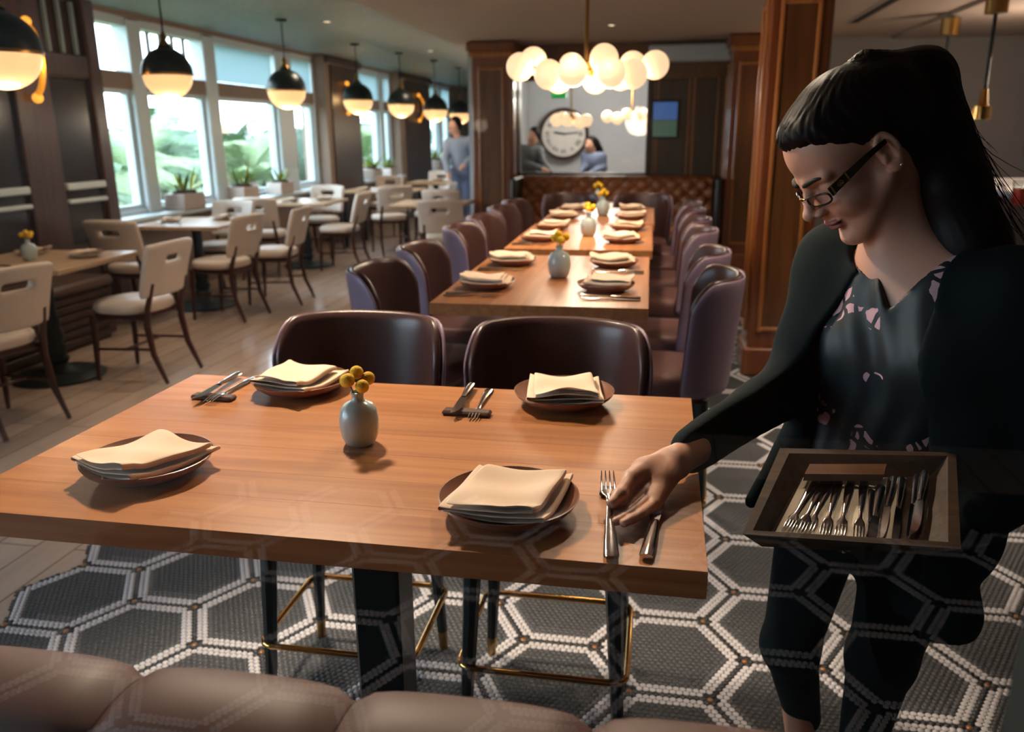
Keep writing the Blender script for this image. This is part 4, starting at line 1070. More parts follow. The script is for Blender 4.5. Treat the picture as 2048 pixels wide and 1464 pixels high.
# ------------------------------------------------------------------ the woman setting the table
SKIN = mat('skin', '#c9967f', rough=.45, var=.05, vscale=20, bump=.04, bscale=500)
LIP = mat('lip', '#9c5450', rough=.4, var=.05)
HAIRM = mat('black_hair', '#080607', rough=.48, var=.3, vscale=60, spec=.1)
BROW = mat('brow_hair', '#15100f', rough=.7)
def m_blouse():
    m, nt, b = _nt('floral_blouse'); tc = nt.nodes.new('ShaderNodeTexCoord')
    n1 = nt.nodes.new('ShaderNodeTexNoise'); n1.inputs['Scale'].default_value = 14; nt.links.new(tc.outputs['Object'], n1.inputs[0])
    ad = nt.nodes.new('ShaderNodeVectorMath'); ad.operation = 'MULTIPLY_ADD'; ad.inputs[1].default_value = (.06, .06, .06)
    nt.links.new(n1.outputs['Color'], ad.inputs[0]); nt.links.new(tc.outputs['Object'], ad.inputs[2])
    vo = nt.nodes.new('ShaderNodeTexVoronoi'); vo.inputs['Scale'].default_value = 36; vo.feature = 'DISTANCE_TO_EDGE'; nt.links.new(ad.outputs[0], vo.inputs[0])
    n2 = nt.nodes.new('ShaderNodeTexNoise'); n2.inputs['Scale'].default_value = 9; n2.inputs['Detail'].default_value = 1; nt.links.new(tc.outputs['Object'], n2.inputs[0])
    r1 = nt.nodes.new('ShaderNodeMath'); r1.operation = 'GREATER_THAN'; r1.inputs[1].default_value = .16; nt.links.new(vo.outputs[0], r1.inputs[0])
    r2 = nt.nodes.new('ShaderNodeMath'); r2.operation = 'GREATER_THAN'; r2.inputs[1].default_value = .545; nt.links.new(n2.outputs[0], r2.inputs[0])
    mu = nt.nodes.new('ShaderNodeMath'); mu.operation = 'MULTIPLY'; nt.links.new(r1.outputs[0], mu.inputs[0]); nt.links.new(r2.outputs[0], mu.inputs[1])
    nt.links.new(mixrgb(nt, mu.outputs[0], lin('#0e1a20'), lin('#d0a3ad')), b.inputs['Base Color']); b.inputs['Roughness'].default_value = .5
    return m
BLOUSE = m_blouse()
A3 = lambda px, py, Y: np.array(at(px, py, Y))
# head frame: forward (looking down at the table, a little toward the camera), up, left
_p, _y, _rl = .6971, -.12, .30
Hd = math.cos(_y)*(-CR)+math.sin(_y)*(-CF)
HF = math.cos(_p)*Hd-math.sin(_p)*CU; _hu = math.sin(_p)*Hd+math.cos(_p)*CU; _hl = np.cross(_hu, HF)
HU = _hu*math.cos(_rl)+_hl*math.sin(_rl); HL = _hl*math.cos(_rl)-_hu*math.sin(_rl)
HO = np.array(atd(1716, 309, 1.33))
def H(f, l, u): return HO+HF*f+HL*l+HU*u
HM = np.array([HF, HL, HU])
woman = thing('person', 'woman in black jacket and floral blouse laying a fork on the nearest table', 'person', (float(A3(1640, 1440, 1.68)[0]), 1.66, 0))
WL = np.array(woman.location)
def part(name, me, parent=None): 
    o = bpy.data.objects.new(name, me); COL.objects.link(o); o.parent = parent or woman
    if parent is None: o.location = -WL
    return o
# joints
SHR, SHL = A3(1672, 515, 1.58), A3(2035, 585, 1.36)
ELR, WRR = A3(1588, 770, 1.49), A3(1368, 912, 1.27)
ELL, WRL = A3(2085, 945, 1.37), A3(1955, 1035, 1.31)
NECK = A3(1808, 530, 1.475)
HPR, HPL = A3(1645, 1030, 1.57), A3(1835, 1050, 1.44)
KNR, KNL = A3(1580, 1290, 1.62), A3(1762, 1315, 1.50)
ANR, ANL = A3(1607, 1440, 1.69), A3(1712, 1530, 1.60)
BL = (SHL-SHR); BL[2] = 0; BL /= np.linalg.norm(BL); BF = np.array([BL[1], -BL[0], 0]); BF = BF if BF[1] < 0 else -BF
BM = np.array([BF, BL, [0, 0, 1.]])
CHEST = (SHR+SHL)/2+np.array([0, 0, -.10])+BF*.01; PEL = (HPR+HPL)/2+np.array([0, 0, .04]); WAIST = CHEST*.42+PEL*.58
SPU = CHEST-PEL; SPU /= np.linalg.norm(SPU); SPF = BF-SPU*(BF@SPU); SPF /= np.linalg.norm(SPF); SPM = np.array([SPF, np.cross(SPU, SPF), SPU])
if SPM[1]@BL < 0: SPM[1] *= -1

# ---- head, neck and chest (skin)
def neckchest(g):
    c = g.cap(H(-.034, 0, -.030), NECK, .0475, .052)
    c = sm(c, g.cap(H(-.012, .050, -.030), NECK+BF*.045-BL*.012, .012, .010), .03)
    t = g.ell(CHEST+np.array([0, 0, .02]), (.080, .145, .15), SPM); t = sm(t, g.cap(SHR-np.array([0, 0, .03]), SHL-np.array([0, 0, .03]), .040), .05)
    for s in (-1, 1): t = sm(t, g.cap(NECK+BF*.045+BL*s*.015-np.array([0, 0, .022]), NECK+BF*.02+BL*s*.12-np.array([0, 0, .005]), .010), .02)
    return sm(c, t, .045)
lo = np.minimum.reduce([HO-.15, NECK-.13, CHEST-.06]); hi = np.maximum.reduce([HO+.15, NECK+.13])
g = Grid(HO-np.array([.155, .14, .20]), HO+np.array([.16, .17, .14]), .0019)
f = g.ell(H(-.012, 0, .048), (.095, .073, .085), HM)
f = sm(f, g.ell(H(.046, 0, .045), (.050, .060, .058), HM), .03)
f = sm(f, g.ell(H(.050, 0, -.030), (.045, .054, .070), HM), .025)
for s in (-1, 1):
    f = sm(f, g.cap(H(.004, s*.055, -.040), H(.066, s*.018, -.098), .016, .015), .03)
    f = sm(f, g.ell(H(.062, s*.036, -.030), (.030, .025, .026), HM), .022)
    f = sm(f, g.cap(H(.092, s*.012, .020), H(.078, s*.046, .022), .009, .008), .012)
f = sm(f, g.ell(H(.078, 0, -.100), (.021, .022, .018), HM), .018)
for s in (-1, 1): f = smax(f, -g.ell(H(.106, s*.033, .002), (.019, .018, .012), HM), .012)
for s in (-1, 1): f = sm(f, g.ell(H(.077, s*.032, .001), (.0135, .0155, .0125), HM), .004)
# nose
f = sm(f, g.cap(H(.092, 0, .016), H(.117, 0, -.024), .0075, .0085), .010)
f = sm(f, g.ell(H(.1185, 0, -.0275), (.0108, .0105, .0095), HM), .008)
for s in (-1, 1): f = sm(f, g.ell(H(.105, s*.0125, -.0325), (.0105, .0068, .0075), HM), .006)
for s in (-1, 1): f = smax(f, -g.ell(H(.1085, s*.0068, -.0402), (.0048, .0034, .0032), HM), .002)
f = sm(f, g.ell(H(.092, 0, -.0485), (.012, .013, .010), HM), .010)
# lips
f = sm(f, g.ell(H(.0925, 0, -.0590), (.0135, .0225, .0062), HM), .004)
f = sm(f, g.ell(H(.0905, 0, -.0705), (.0130, .0190, .0072), HM), .004)
f = smax(f, -g.cap(H(.1075, -.020, -.0648), H(.1075, .020, -.0648), .0018), .003)
f = smax(f, -g.cap(H(.098, -.012, -.0830), H(.098, .012, -.0830), .006), .010)
# ears
for s in (-1, 1):
    Em = np.array([HF*math.cos(.28)-HL*s*math.sin(.28), HL*s*math.cos(.28)+HF*math.sin(.28), HU]); c = H(-.010, s*.077, -.002)
    e = g.ell(c, (.0185, .0085, .033), Em)
    e = smax(e, -g.ell(c+Em[1]*.0085-Em[0]*.001+Em[2]*.004, (.0125, .0080, .0235), Em), .003)
    e = sm(e, g.ell(c+Em[1]*.001-Em[2]*.0265+Em[0]*.003, (.0095, .0055, .0095), Em), .004)
    e = sm(e, g.cap(c+Em[0]*.010+Em[1]*.004-Em[2]*.004, c+Em[0]*.012+Em[1]*.003-Em[2]*.012, .0045), .003)
    e = sm(e, g.cap(c-Em[0]*.004+Em[1]*.0035+Em[2]*.014, c-Em[0]*.009+Em[1]*.0035-Em[2]*.012, .0028), .003)
    f = sm(f, e, .006)
f = sm(f, neckchest(g), .016)
Vh, Qh = g.mesh(f)
g2 = Grid(NECK-np.array([.19, .17, .22]), np.array([NECK[0]+.17, NECK[1]+.15, g.lo[2]+.012]), .0045)
Vc, Qc = g2.mesh(neckchest(g2))
# ---- right hand
hp = dict(th=[(1330, 922, 1.245), (1290, 940, 1.20), (1262, 957, 1.162), (1240, 990, 1.112), (1224, 1006, 1.09)], ix=[(1276, 972, 1.172), (1254, 1000, 1.128), (1236, 1020, 1.102), (1222, 1030, 1.087)],
          md=[(1288, 984, 1.158), (1254, 1019, 1.108), (1232, 1034, 1.083), (1216, 1043, 1.068)], rg=[(1299, 996, 1.145), (1266, 1026, 1.097), (1246, 1037, 1.076), (1232, 1043, 1.064)],
          pk=[(1309, 1008, 1.13), (1283, 1028, 1.092), (1264, 1038, 1.073), (1248, 1046, 1.060)])
hp = {k: [A3(*q) for q in v] for k, v in hp.items()}
allp = np.array([q for v in hp.values() for q in v]+[WRR])
g3 = Grid(allp.min(0)-.03, allp.max(0)+.05, .0013)
W0 = A3(1352, 922, 1.252)
toW = (WRR-W0)/np.linalg.norm(WRR-W0)
hf = g3.cap(W0, WRR+toW*.03, .0255, .027)
ps = [g3.cap(W0+(hp[k][0]-W0)*.12, hp[k][0], .0185, .0108) for k in ('ix', 'md', 'rg', 'pk')]
pm = ps[0]
for q in ps[1:]: pm = sm(pm, q, .012)
hf = sm(hf, pm, .016)
fr = dict(ix=(.0102, .0088, .0078, .0066), md=(.0104, .009, .008, .0068), rg=(.0098, .0085, .0076, .0065), pk=(.0088, .0076, .0068, .0060))
for k in ('ix', 'md', 'rg', 'pk'): hf = sm(hf, g3.chain(hp[k], fr[k], .004), .0025)
hf = sm(hf, g3.chain(hp['th'], (.020, .0165, .0118, .0098, .0078), .010), .006)
hf = sm(hf, g3.ell(A3(1300, 945, 1.205), (.026, .02, .018)), .02)
hf = sm(hf, g3.cap(hp['th'][1]*.4+hp['th'][2]*.6, hp['ix'][0], .0115, .0105), .012)
hf = sm(hf, g3.ell((W0+hp['md'][0]+hp['th'][2])/3+np.array([.006, .004, 0]), (.024, .022, .016)), .014)
Vw, Qw = g3.mesh(hf)
# ---- hidden left hand under the tray, ankles and feet
g4 = Grid(np.minimum(ANR, ANL)-np.array([.22, .22, .16]), np.maximum(ANR, ANL)+np.array([.12, .12, .16]), .005)
ff = None
for K, A in ((KNR, ANR), (KNL, ANL)):
    a2 = np.array([A[0], A[1], .075]); q = g4.cap(A+(K-A)*.3, a2, .042, .030); q = sm(q, g4.cap(a2, a2+BF*.13+np.array([0, 0, -.05]), .030, .022), .03); q = sm(q, g4.cap(a2, a2-BF*.02+np.array([0, 0, -.03]), .028), .02)
    ff = q if ff is None else np.minimum(ff, q)
Vf, Qf = g4.mesh(ff)
LH = A3(1890, 1035, 1.42); gl5 = Grid(np.minimum(WRL, LH)-.11, np.maximum(WRL, LH)+.06, .0025)
ld = LH-WRL; ld /= np.linalg.norm(ld); lh = gl5.cap(WRL, WRL+ld*.03, .026, .025); lh = sm(lh, gl5.cap(WRL+ld*.03, LH, .024, .022), .02)
for k in range(4):
    q0 = LH+ld*.012+np.array([0, (k-1.5)*.017, 0]); lh = sm(lh, gl5.chain([q0, q0+ld*.035+np.array([0, 0, -.004]), q0+ld*.065], [.0098, .0088, .0075], .004), .005)
q0 = WRL+ld*.03+np.array([0, -.02, .01]); lh = sm(lh, gl5.chain([q0, q0+ld*.03+np.array([0, -.025, .01]), q0+ld*.055+np.array([0, -.03, .02])], [.013, .011, .009], .004), .008)
Vl, Ql = gl5.mesh(lh)
tl = Vh-HO; fl, ll, ul = tl@HF, tl@HL, tl@HU
lipv = (fl > .088) & (np.abs(ll) < .023*(1-((ul+.065)/.016)**2).clip(0, 1)**.5+.001) & (ul < -.0535-.0*fl) & (ul > -.0775)
mi = np.zeros(len(Qh)+len(Qc)+len(Qw)+len(Qf)+len(Ql)); mi[:len(Qh)] = lipv[Qh].all(1)
body = part('body', np_mesh('body', [(Vh, Qh), (Vc, Qc), (Vw, Qw), (Vf, Qf), (Vl, Ql)], [SKIN, LIP], mi))

# ---- hair: cap swept back and a long ponytail over the far shoulder
TAIL = [H(-.085, .0, .10), A3(1842, 162, 1.50), A3(1862, 250, 1.49), A3(1900, 370, 1.46), A3(1948, 490, 1.43), A3(2000, 610, 1.40)]
g5 = Grid(np.minimum(HO-np.array([.15, .13, .17]), np.array(TAIL).min(0)-.07), np.maximum(HO+np.array([.15, .2, .19]), np.array(TAIL).max(0)+.09), .0034)
cp = g5.ell(H(-.012, 0, .050), (.106, .084, .090), HM)
cp = sm(cp, g5.ell(H(.048, 0, .066), (.049, .062, .050), HM), .03)
hl = g5.plane(H(.090, 0, .077), -.60*HF+.80*HU)
lat = (g5.X-f32(HO[0]))*f32(HL[0])+(g5.Y-f32(HO[1]))*f32(HL[1])+(g5.Z-f32(HO[2]))*f32(HL[2])
hl = hl+.0025*np.sin(lat*f32(80)+1)-.10*np.abs(lat)*f32(.5); cp = smax(cp, -hl, .030)
cp = smax(cp, -g5.ell(H(-.008, .090, -.006), (.026, .03, .040), HM), .008)
nape = g5.cap(H(-.062, 0, .05), H(-.070, .012, -.055), .052, .038)
cp = sm(cp, nape, .03)
tail = g5.chain(TAIL, [.030, .048, .050, .052, .050, .040], .03)
cp = sm(cp, tail, .010)
drape = g5.chain([H(-.085, .02, .05), A3(1880, 330, 1.50), A3(1905, 450, 1.47), A3(1940, 590, 1.44)], [.045, .05, .05, .04], .03)
cp = sm(cp, drape, .03)
Vr, Qr = g5.mesh(cp); Vr = smoothed(Vr, Qr, 2)
# fine locks: ripples that run along the combing direction
dv = Vr-H(-.085, 0, .11); r_ = np.linalg.norm(dv, axis=1)
ang = np.arctan2(dv@HL, dv@HF); ang2 = np.arctan2(dv@HL, dv@HU)
amp = .0011*(np.sin(ang*46+3*np.sin(ang2*5))+.6*np.sin(ang*93+1.3))
nrm = dv/np.maximum(r_, .02)[:, None]; Vr = Vr+nrm*amp[:, None]
hair = part('hair', np_mesh('hair', [(Vr, Qr)], HAIRM))
mb = MB(); rs = random.Random(5)
for k in range(150):
    i = rs.random(); base = np.array(TAIL[1])*(1-i)+np.array(TAIL[4])*i; o = np.array([rs.uniform(-.05, .06), rs.uniform(-.05, .02), rs.uniform(-.03, .06)])
    p0 = base+o*.7; L = rs.uniform(.10, .28); dr = np.array(TAIL[5])-np.array(TAIL[2]); dr = dr/np.linalg.norm(dr)
    sw = np.array([rs.uniform(-.01, .055), rs.uniform(-.02, .03), rs.uniform(-.015, .02)])
    pts = [tuple(p0+dr*L*t+sw*(t**1.5)+np.array([0, 0, .012*math.sin(3*t+k)])) for t in (0, .25, .5, .75, 1)]
    mb.tube(pts, [.0009, .0009, .0008, .0006, .0003], 3)
o = mb.build('hair_strands', HAIRM, smooth=80); o.parent = hair; o['kind'] = 'stuff'

# ---- brows, glasses, stud
for s in (-1, 1):
    pts = [H(.104-.0*abs(t), s*(.010+.042*t), .0195+.0055*math.sin(t*2.6)) for t in np.linspace(0, 1, 8)]
    pts = [p-HF*(.0015+.022*t*t) for p, t in zip(pts, np.linspace(0, 1, 8))]
    b_ = MB().tube([tuple(p) for p in pts], [.0032, .0048, .0052, .0050, .0044, .0036, .0026, .0010], 8, flat=.9, up=tuple(HU)).build('eyebrow', BROW, smooth=80); b_.parent = woman; b_.location = -WL
FRM = mat('black_acetate', '#0b0908', rough=.2); GOLD = mat('gold_hinge', '#c9a566', rough=.25, metal=1.)
rim = []
for s in (-1, 1):
    cx = s*.033; pts = []
    for a in np.linspace(0, 2*PI, 24, endpoint=False):
        l = .0245*math.copysign(abs(math.cos(a))**.6, math.cos(a)); u = .0098*math.copysign(abs(math.sin(a))**.7, math.sin(a))
        L = cx+l; pts.append(H(.111-.9*abs(L)**2*6, L, -.007+u))
    rim.append(pts)
gb = MB().tube([tuple(H(.113, -.009, .001)), tuple(H(.1145, 0, .0035)), tuple(H(.113, .009, .001))], .0016, 8)
gm = gb.build('eyeglasses', [GOLD], smooth=60); gm.parent = woman; gm.location = -WL; tag(gm, 'black-rimmed glasses with gold bridge')
GL2 = pane_mat('spectacle_lens', (.93, .93, .95), 1.2)
for pts in rim:
    MB().tube([tuple(p) for p in pts], .0018, 8, loop=True).build('rim', FRM, gm, smooth=60)
    c = sum(pts)/len(pts); MB().add([tuple(c)]+[tuple(p) for p in pts], [(0, i+1, (i+1) % len(pts)+1) for i in range(len(pts))]).build('lens', GL2, gm)
for s in (-1, 1):
    t0, t1, t2 = H(.0905, s*.0585, -.001), H(.02, s*.0785, .012), H(-.012, s*.083, .014)
    rings = []
    for p, hh in ((t0, .0075), (t0*.6+t1*.4, .0068), (t1, .0045), (t2, .0035)):
        rings.append([tuple(p+HU*hh*a+HL*s*.0016*b) for a, b in ((-1, -1), (1, -1), (1, 1), (-1, 1))])
    MB().loft(rings).build('temple', FRM, gm, smooth=0)
    for q in (.06, .44):
        p = t0*(1-q)+t1*q; rings = [[tuple(p+d*(t1-t0)/np.linalg.norm(t1-t0)+HU*.0078*a+HL*s*(.0022)*b) for a, b in ((-1, -1), (1, -1), (1, 1), (-1, 1))] for d in (-.0014, .0014)]
        MB().loft(rings).build('gold_band', GOLD, gm, smooth=0)
    p = t0*.74+t1*.26+HL*s*.0019                    # oval emblem on the temple
    pts = [tuple(p+(t1-t0)/np.linalg.norm(t1-t0)*.0052*math.cos(a)+HU*.0040*math.sin(a)) for a in np.linspace(0, 2*PI, 16, endpoint=False)]
    MB().tube(pts, .0005, 5, loop=True).build('emblem', GOLD, gm)
    for dx in (-.0017, .0017):
        q = p+(t1-t0)/np.linalg.norm(t1-t0)*dx; pts = [tuple(q+(t1-t0)/np.linalg.norm(t1-t0)*.0017*math.cos(a)+HU*.0019*math.sin(a)) for a in np.linspace(0, 2*PI, 10, endpoint=False)]
        MB().tube(pts, .0004, 5, loop=True).build('emblem', GOLD, gm)
es_ = MB().ball(tuple(H(-.010, .086, -.031)), .0030, 10, 6).build('ear_stud', STEEL); es_.parent = woman; es_.location = -WL

# ---- clothes
def torso(g, e=0.):
    t = g.ell(CHEST, (.088+e, .150+e, .16+e), SPM)
    t = sm(t, g.ell(CHEST-SPU*.03+BF*.035+BL*.065, (.065+e, .065+e, .07+e), SPM), .04); t = sm(t, g.ell(CHEST-SPU*.03+BF*.035-BL*.065, (.065+e, .065+e, .07+e), SPM), .04)
    t = sm(t, g.cap(SHR-np.array([0, 0, .025]), SHL-np.array([0, 0, .025]), .048+e), .06)
    t = sm(t, g.ell(WAIST, (.082+e, .128+e, .16+e), SPM), .08)
    t = sm(t, g.ell(PEL, (.095+e, .155+e, .13+e), SPM), .08)
    return t
lo = np.minimum.reduce([PEL-.22, WRR-.05, WRL-.1]); hi = np.maximum.reduce([SHL+.13, SHR+.09, ELL+.1])
g6 = Grid(np.array([lo[0], min(lo[1], 1.0), .60]), np.array([min(hi[0], .80), 1.68, hi[2]]), .0048)
J = torso(g6, .012)
J = sm(J, g6.chain([SHR, ELR, WRR+(ELR-WRR)*.08], [.066, .053, .040], .03), .04)
J = sm(J, g6.chain([SHL, ELL, WRL], [.068, .056, .042], .03), .045)
J = sm(J, g6.cap(PEL+BL*.10-SPU*.02, PEL+BL*.16-SPU*.17-BF*.01, .085, .075), .06)       # jacket skirt over the hip
J = sm(J, g6.cap(PEL-BL*.10+SPU*.04, PEL-BL*.15-SPU*.06, .07, .045), .05)
tip = A3(1506, 1005, 1.50); J = sm(J, g6.cap(A3(1612, 850, 1.52), tip, .036, .012), .03)                    # hanging front corner of the jacket
J = sm(J, g6.cap(CHEST+BL*.11-SPU*.02, PEL+BL*.15, .075, .08), .05)
J = sm(J, g6.cap(NECK-BF*.05+BL*.05, NECK-BF*.01+BL*.10, .03), .03)
# front opening between the lapels, in body coordinates
OR = CHEST+BF*.10
def bodyst(px, py):
    d = ray(px, py); o = np.array([0, 0, CAM_H]); t = ((OR-o)@BF)/(d@BF); q = o+d*t; return (q-OR)@BL, q[2]
ri = [bodyst(*q) for q in ((1745, 470), (1700, 545), (1640, 650), (1608, 760), (1604, 830), (1600, 1000))]
le = [bodyst(*q) for q in ((1885, 470), (1862, 545), (1846, 650), (1840, 760), (1838, 830), (1838, 1000))]
zz = g6.Z; ss = (g6.X-f32(OR[0]))*f32(BL[0])+(g6.Y-f32(OR[1]))*f32(BL[1])
tf = g6.plane(CHEST-BF*.01, BF)
rz_ = np.interp(zz, [z for s, z in ri][::-1], [s for s, z in ri][::-1]).astype(f32); lz_ = np.interp(zz, [z for s, z in le][::-1], [s for s, z in le][::-1]).astype(f32)
op = np.maximum(np.maximum(rz_-ss, ss-lz_), -tf)
J2 = smax(J, -op, .006)
# neck hole
J2 = smax(J2, -g6.cap(NECK-BF*.0+np.array([0, 0, -.02]), HO, .064, .06), .006)
J2 = smax(J2, g6.plane(WRR+(ELR-WRR)*.10, WRR-ELR)*1.0-0, .004) if False else J2
Vj, Qj = g6.mesh(J2); Vj = smoothed(Vj, Qj, 3)
# soft creases on sleeves and skirt
cr = np.zeros(len(Vj)); rc = np.random.default_rng(3)
for k in range(10):
    d = rc.normal(size=3); d /= np.linalg.norm(d); cr += .0007*np.sin(Vj@d*rc.uniform(30, 85)+rc.uniform(0, 6)+1.5*np.sin(Vj@np.roll(d, 1)*18))
Vj = Vj+np.stack([cr, -cr, cr*.4], 1)
part('jacket', np_mesh('jacket', [(Vj, Qj)], BLACKC))
g7 = Grid(np.minimum(CHEST, PEL)-np.array([.20, .20, .16]), np.maximum(CHEST, PEL)+np.array([.19, .18, .20]), .0045)
Bz = torso(g7, .003)
# v neckline
vn = [bodyst(*q) for q in ((1716, 480), (1735, 520), (1768, 622), (1850, 545), (1895, 480))]
sv, zv = vn[2]; z8 = g7.Z; s8 = (g7.X-f32(OR[0]))*f32(BL[0])+(g7.Y-f32(OR[1]))*f32(BL[1])
slL = (vn[0][0]-sv)/(vn[0][1]-zv); slR = (vn[4][0]-sv)/(vn[4][1]-zv)
vcut = np.maximum(np.maximum((sv+slL*(z8-zv))-s8, s8-(sv+slR*(z8-zv))), zv-z8)*f32(.8)
Bz = smax(Bz, -vcut, .004); Bz = smax(Bz, -g7.cap(NECK-np.array([0, 0, .01]), HO, .062), .005)
Vb, Qb = g7.mesh(Bz); Vb = smoothed(Vb, Qb, 2)
cr = .0022*np.sin(((Vb-OR)@BL)*105+2*np.sin(Vb[:, 2]*22))+.0022; Vb = Vb+BF*cr[:, None]
part('blouse', np_mesh('blouse', [(Vb, Qb)], BLOUSE))
g9 = Grid(np.minimum.reduce([ANR, ANL, HPR])-np.array([.12, .14, .02]), np.maximum.reduce([HPR, HPL, KNL])+np.array([.17, .16, .06]), .0055)
Tr = g9.ell(PEL-SPU*.03, (.092, .15, .12), SPM)
Tr = sm(Tr, g9.chain([HPR, KNR, ANR+(KNR-ANR)*.06], [.084, .058, .040], .03), .035); Tr = sm(Tr, g9.chain([HPL+BL*.01, KNL, ANL], [.092, .062, .042], .03), .03)
Vt, Qt = g9.mesh(Tr); Vt = smoothed(Vt, Qt, 3); part('trousers', np_mesh('trousers', [(Vt, Qt)], BLACKC))
SHOE = mat('gold_shoe_leather', '#a98a4c', rough=.35, metal=.5)
for A in (ANR, ANL):
    a2 = Vector((A[0], A[1], 0)); f_ = Vector(BF); l_ = Vector(BL)
    rings = []
    for t, w_, h_ in ((-.055, .022, .05), (-.04, .031, .06), (0, .034, .055), (.05, .036, .045), (.10, .040, .035), (.14, .034, .028), (.165, .018, .02)):
        c = a2+f_*t; rings.append([tuple(c+l_*w_*math.cos(a)+Vector((0, 0, .002+(h_ if math.sin(a) > 0 else 0)*math.sin(a)))) for a in np.arange(14)*2*PI/14])
    s_ = MB().loft(rings).build('shoe', SHOE, smooth=60); s_.parent = woman; s_.location = -WL
# ------------------------------------------------------------------ the wooden cutlery tray she carries
RUSTIC = wood('rustic_tray_wood', '#1f150e', '#432d19', rough=.6, axis=0, scale=4, grain=18, bump=.6)
RUSTICB = wood('tray_block_wood', '#3d2415', '#5f3b22', rough=.5, axis=0, scale=4, grain=18)
PAPER = mat('cream_liner', '#e0d0ba', rough=.8, var=.05)
TC = [np.array(at(*q)) for q in ((1485, 1068, 1.105), (1922, 1098, 1.12), (1912, 905, 1.325), (1560, 896, 1.31))]
tc_ = sum(TC)/4; tu = (TC[1]-TC[0]+TC[2]-TC[3]); tu /= np.linalg.norm(tu); tv = (TC[3]-TC[0]+TC[2]-TC[1]); tv /= np.linalg.norm(tv); tn = np.cross(tu, tv); tn /= np.linalg.norm(tn)
tray = thing('cutlery_tray', 'dark rustic wooden tray of cutlery held by the woman', 'tray', tuple(tc_-tn*.07))
TL = np.array(tray.location); HT = .042
def off(c, a): return c+(tc_-c)/np.linalg.norm(tc_-c)*a
OT, IT = TC, [off(c, .018) for c in TC]; OB, IB = [off(c, .040)-tn*HT for c in TC], [off(c, .047)-tn*(HT-.010) for c in TC]
for k in range(4):
    j = (k+1) % 4; V = [OT[k], OT[j], IT[j], IT[k], OB[k], OB[j], IB[j], IB[k]]
    MB().add([tuple(v-TL) for v in V], [(0, 1, 2, 3), (4, 7, 6, 5), (0, 4, 5, 1), (3, 2, 6, 7), (0, 3, 7, 4), (1, 5, 6, 2)]).build('side_board', RUSTIC, tray, smooth=0)
V = OB+IB; MB().add([tuple(v-TL) for v in V], [(0, 1, 2, 3), (4, 5, 6, 7), (0, 1, 5, 4), (1, 2, 6, 5), (2, 3, 7, 6), (3, 0, 4, 7)]).build('base', RUSTIC, tray, smooth=0)
def trp(u, v, h=0.): 
    a = IB[0]*(1-u)+IB[1]*u; b = IB[3]*(1-u)+IB[2]*u; return a*(1-v)+b*v+tn*(.001+h)
q = [trp(.03, .02), trp(.80, .03), trp(.82, .97), trp(.02, .98)]
o = MB().add([tuple(x-TL) for x in q]+[tuple(x-TL+tn*.0008) for x in q], [(0, 1, 2, 3), (4, 5, 6, 7), (0, 1, 5, 4), (1, 2, 6, 5), (2, 3, 7, 6), (3, 0, 4, 7)]).build('paper_liner', PAPER, None, tuple(TL), smooth=0)
tag(o, 'cream paper liner lying in the cutlery tray', 'paper liner')
bb = MB()
c8 = [trp(u, v, h) for h in (.016, .030) for u, v in ((.05, .80), (.64, .80), (.64, .97), (.05, .97))]
o = bb.add([tuple(x-TL) for x in c8], [(0, 1, 2, 3), (4, 5, 6, 7), (0, 1, 5, 4), (1, 2, 6, 5), (2, 3, 7, 6), (3, 0, 4, 7)]).build('wood_block', RUSTICB, None, tuple(TL), smooth=0); tag(o, 'dark wood block along the far side inside the cutlery tray', 'block')
def lay2(o, p0, p1, roll, s):
    p0, p1 = Vector(p0), Vector(p1); y = (p1-p0).normalized(); x = y.cross(Vector(tn)).normalized(); z = x.cross(y)
    M = Matrix((x, y, z)).transposed().to_4x4() @ Matrix.Rotation(roll, 4, 'Y') @ Matrix.Diagonal((s, s, s, 1)); M.translation = p0; o.matrix_world = M
nm = ('first', 'second', 'third', 'fourth', 'fifth', 'sixth')
fk = [(.13, .60, .10, .05, .004), (.20, .55, .19, .02, .010), (.25, .62, .24, .06, .016), (.31, .66, .36, .02, .008), (.40, .68, .46, .03, .012), (.50, .66, .58, .04, .006)]
for k, (u0, v0, u1, v1, h) in enumerate(fk):
    f_ = copy_tree(FORK0, f'{nm[k]} steel fork from the left lying in the cutlery tray'); lay2(f_, trp(u0, .88, .006), trp(u1, v1, .003), 0 if k % 2 else .2, .68)
kv = [(.58, .70, .64, .05, .004), (.64, .74, .66, .04, .010), (.72, .90, .72, .10, .006), (.78, .86, .80, .06, .012), (.90, .95, .90, .12, .004), (.95, .97, .93, .14, .012)]
for k, (u0, v0, u1, v1, h) in enumerate(kv):
    f_ = copy_tree(KNIFE0, f'{nm[k]} steel knife from the left lying in the cutlery tray'); lay2(f_, trp(u0, v0, h*.7+.004), trp(u1, v1, h*.7), .4*(k % 3-1), .70)
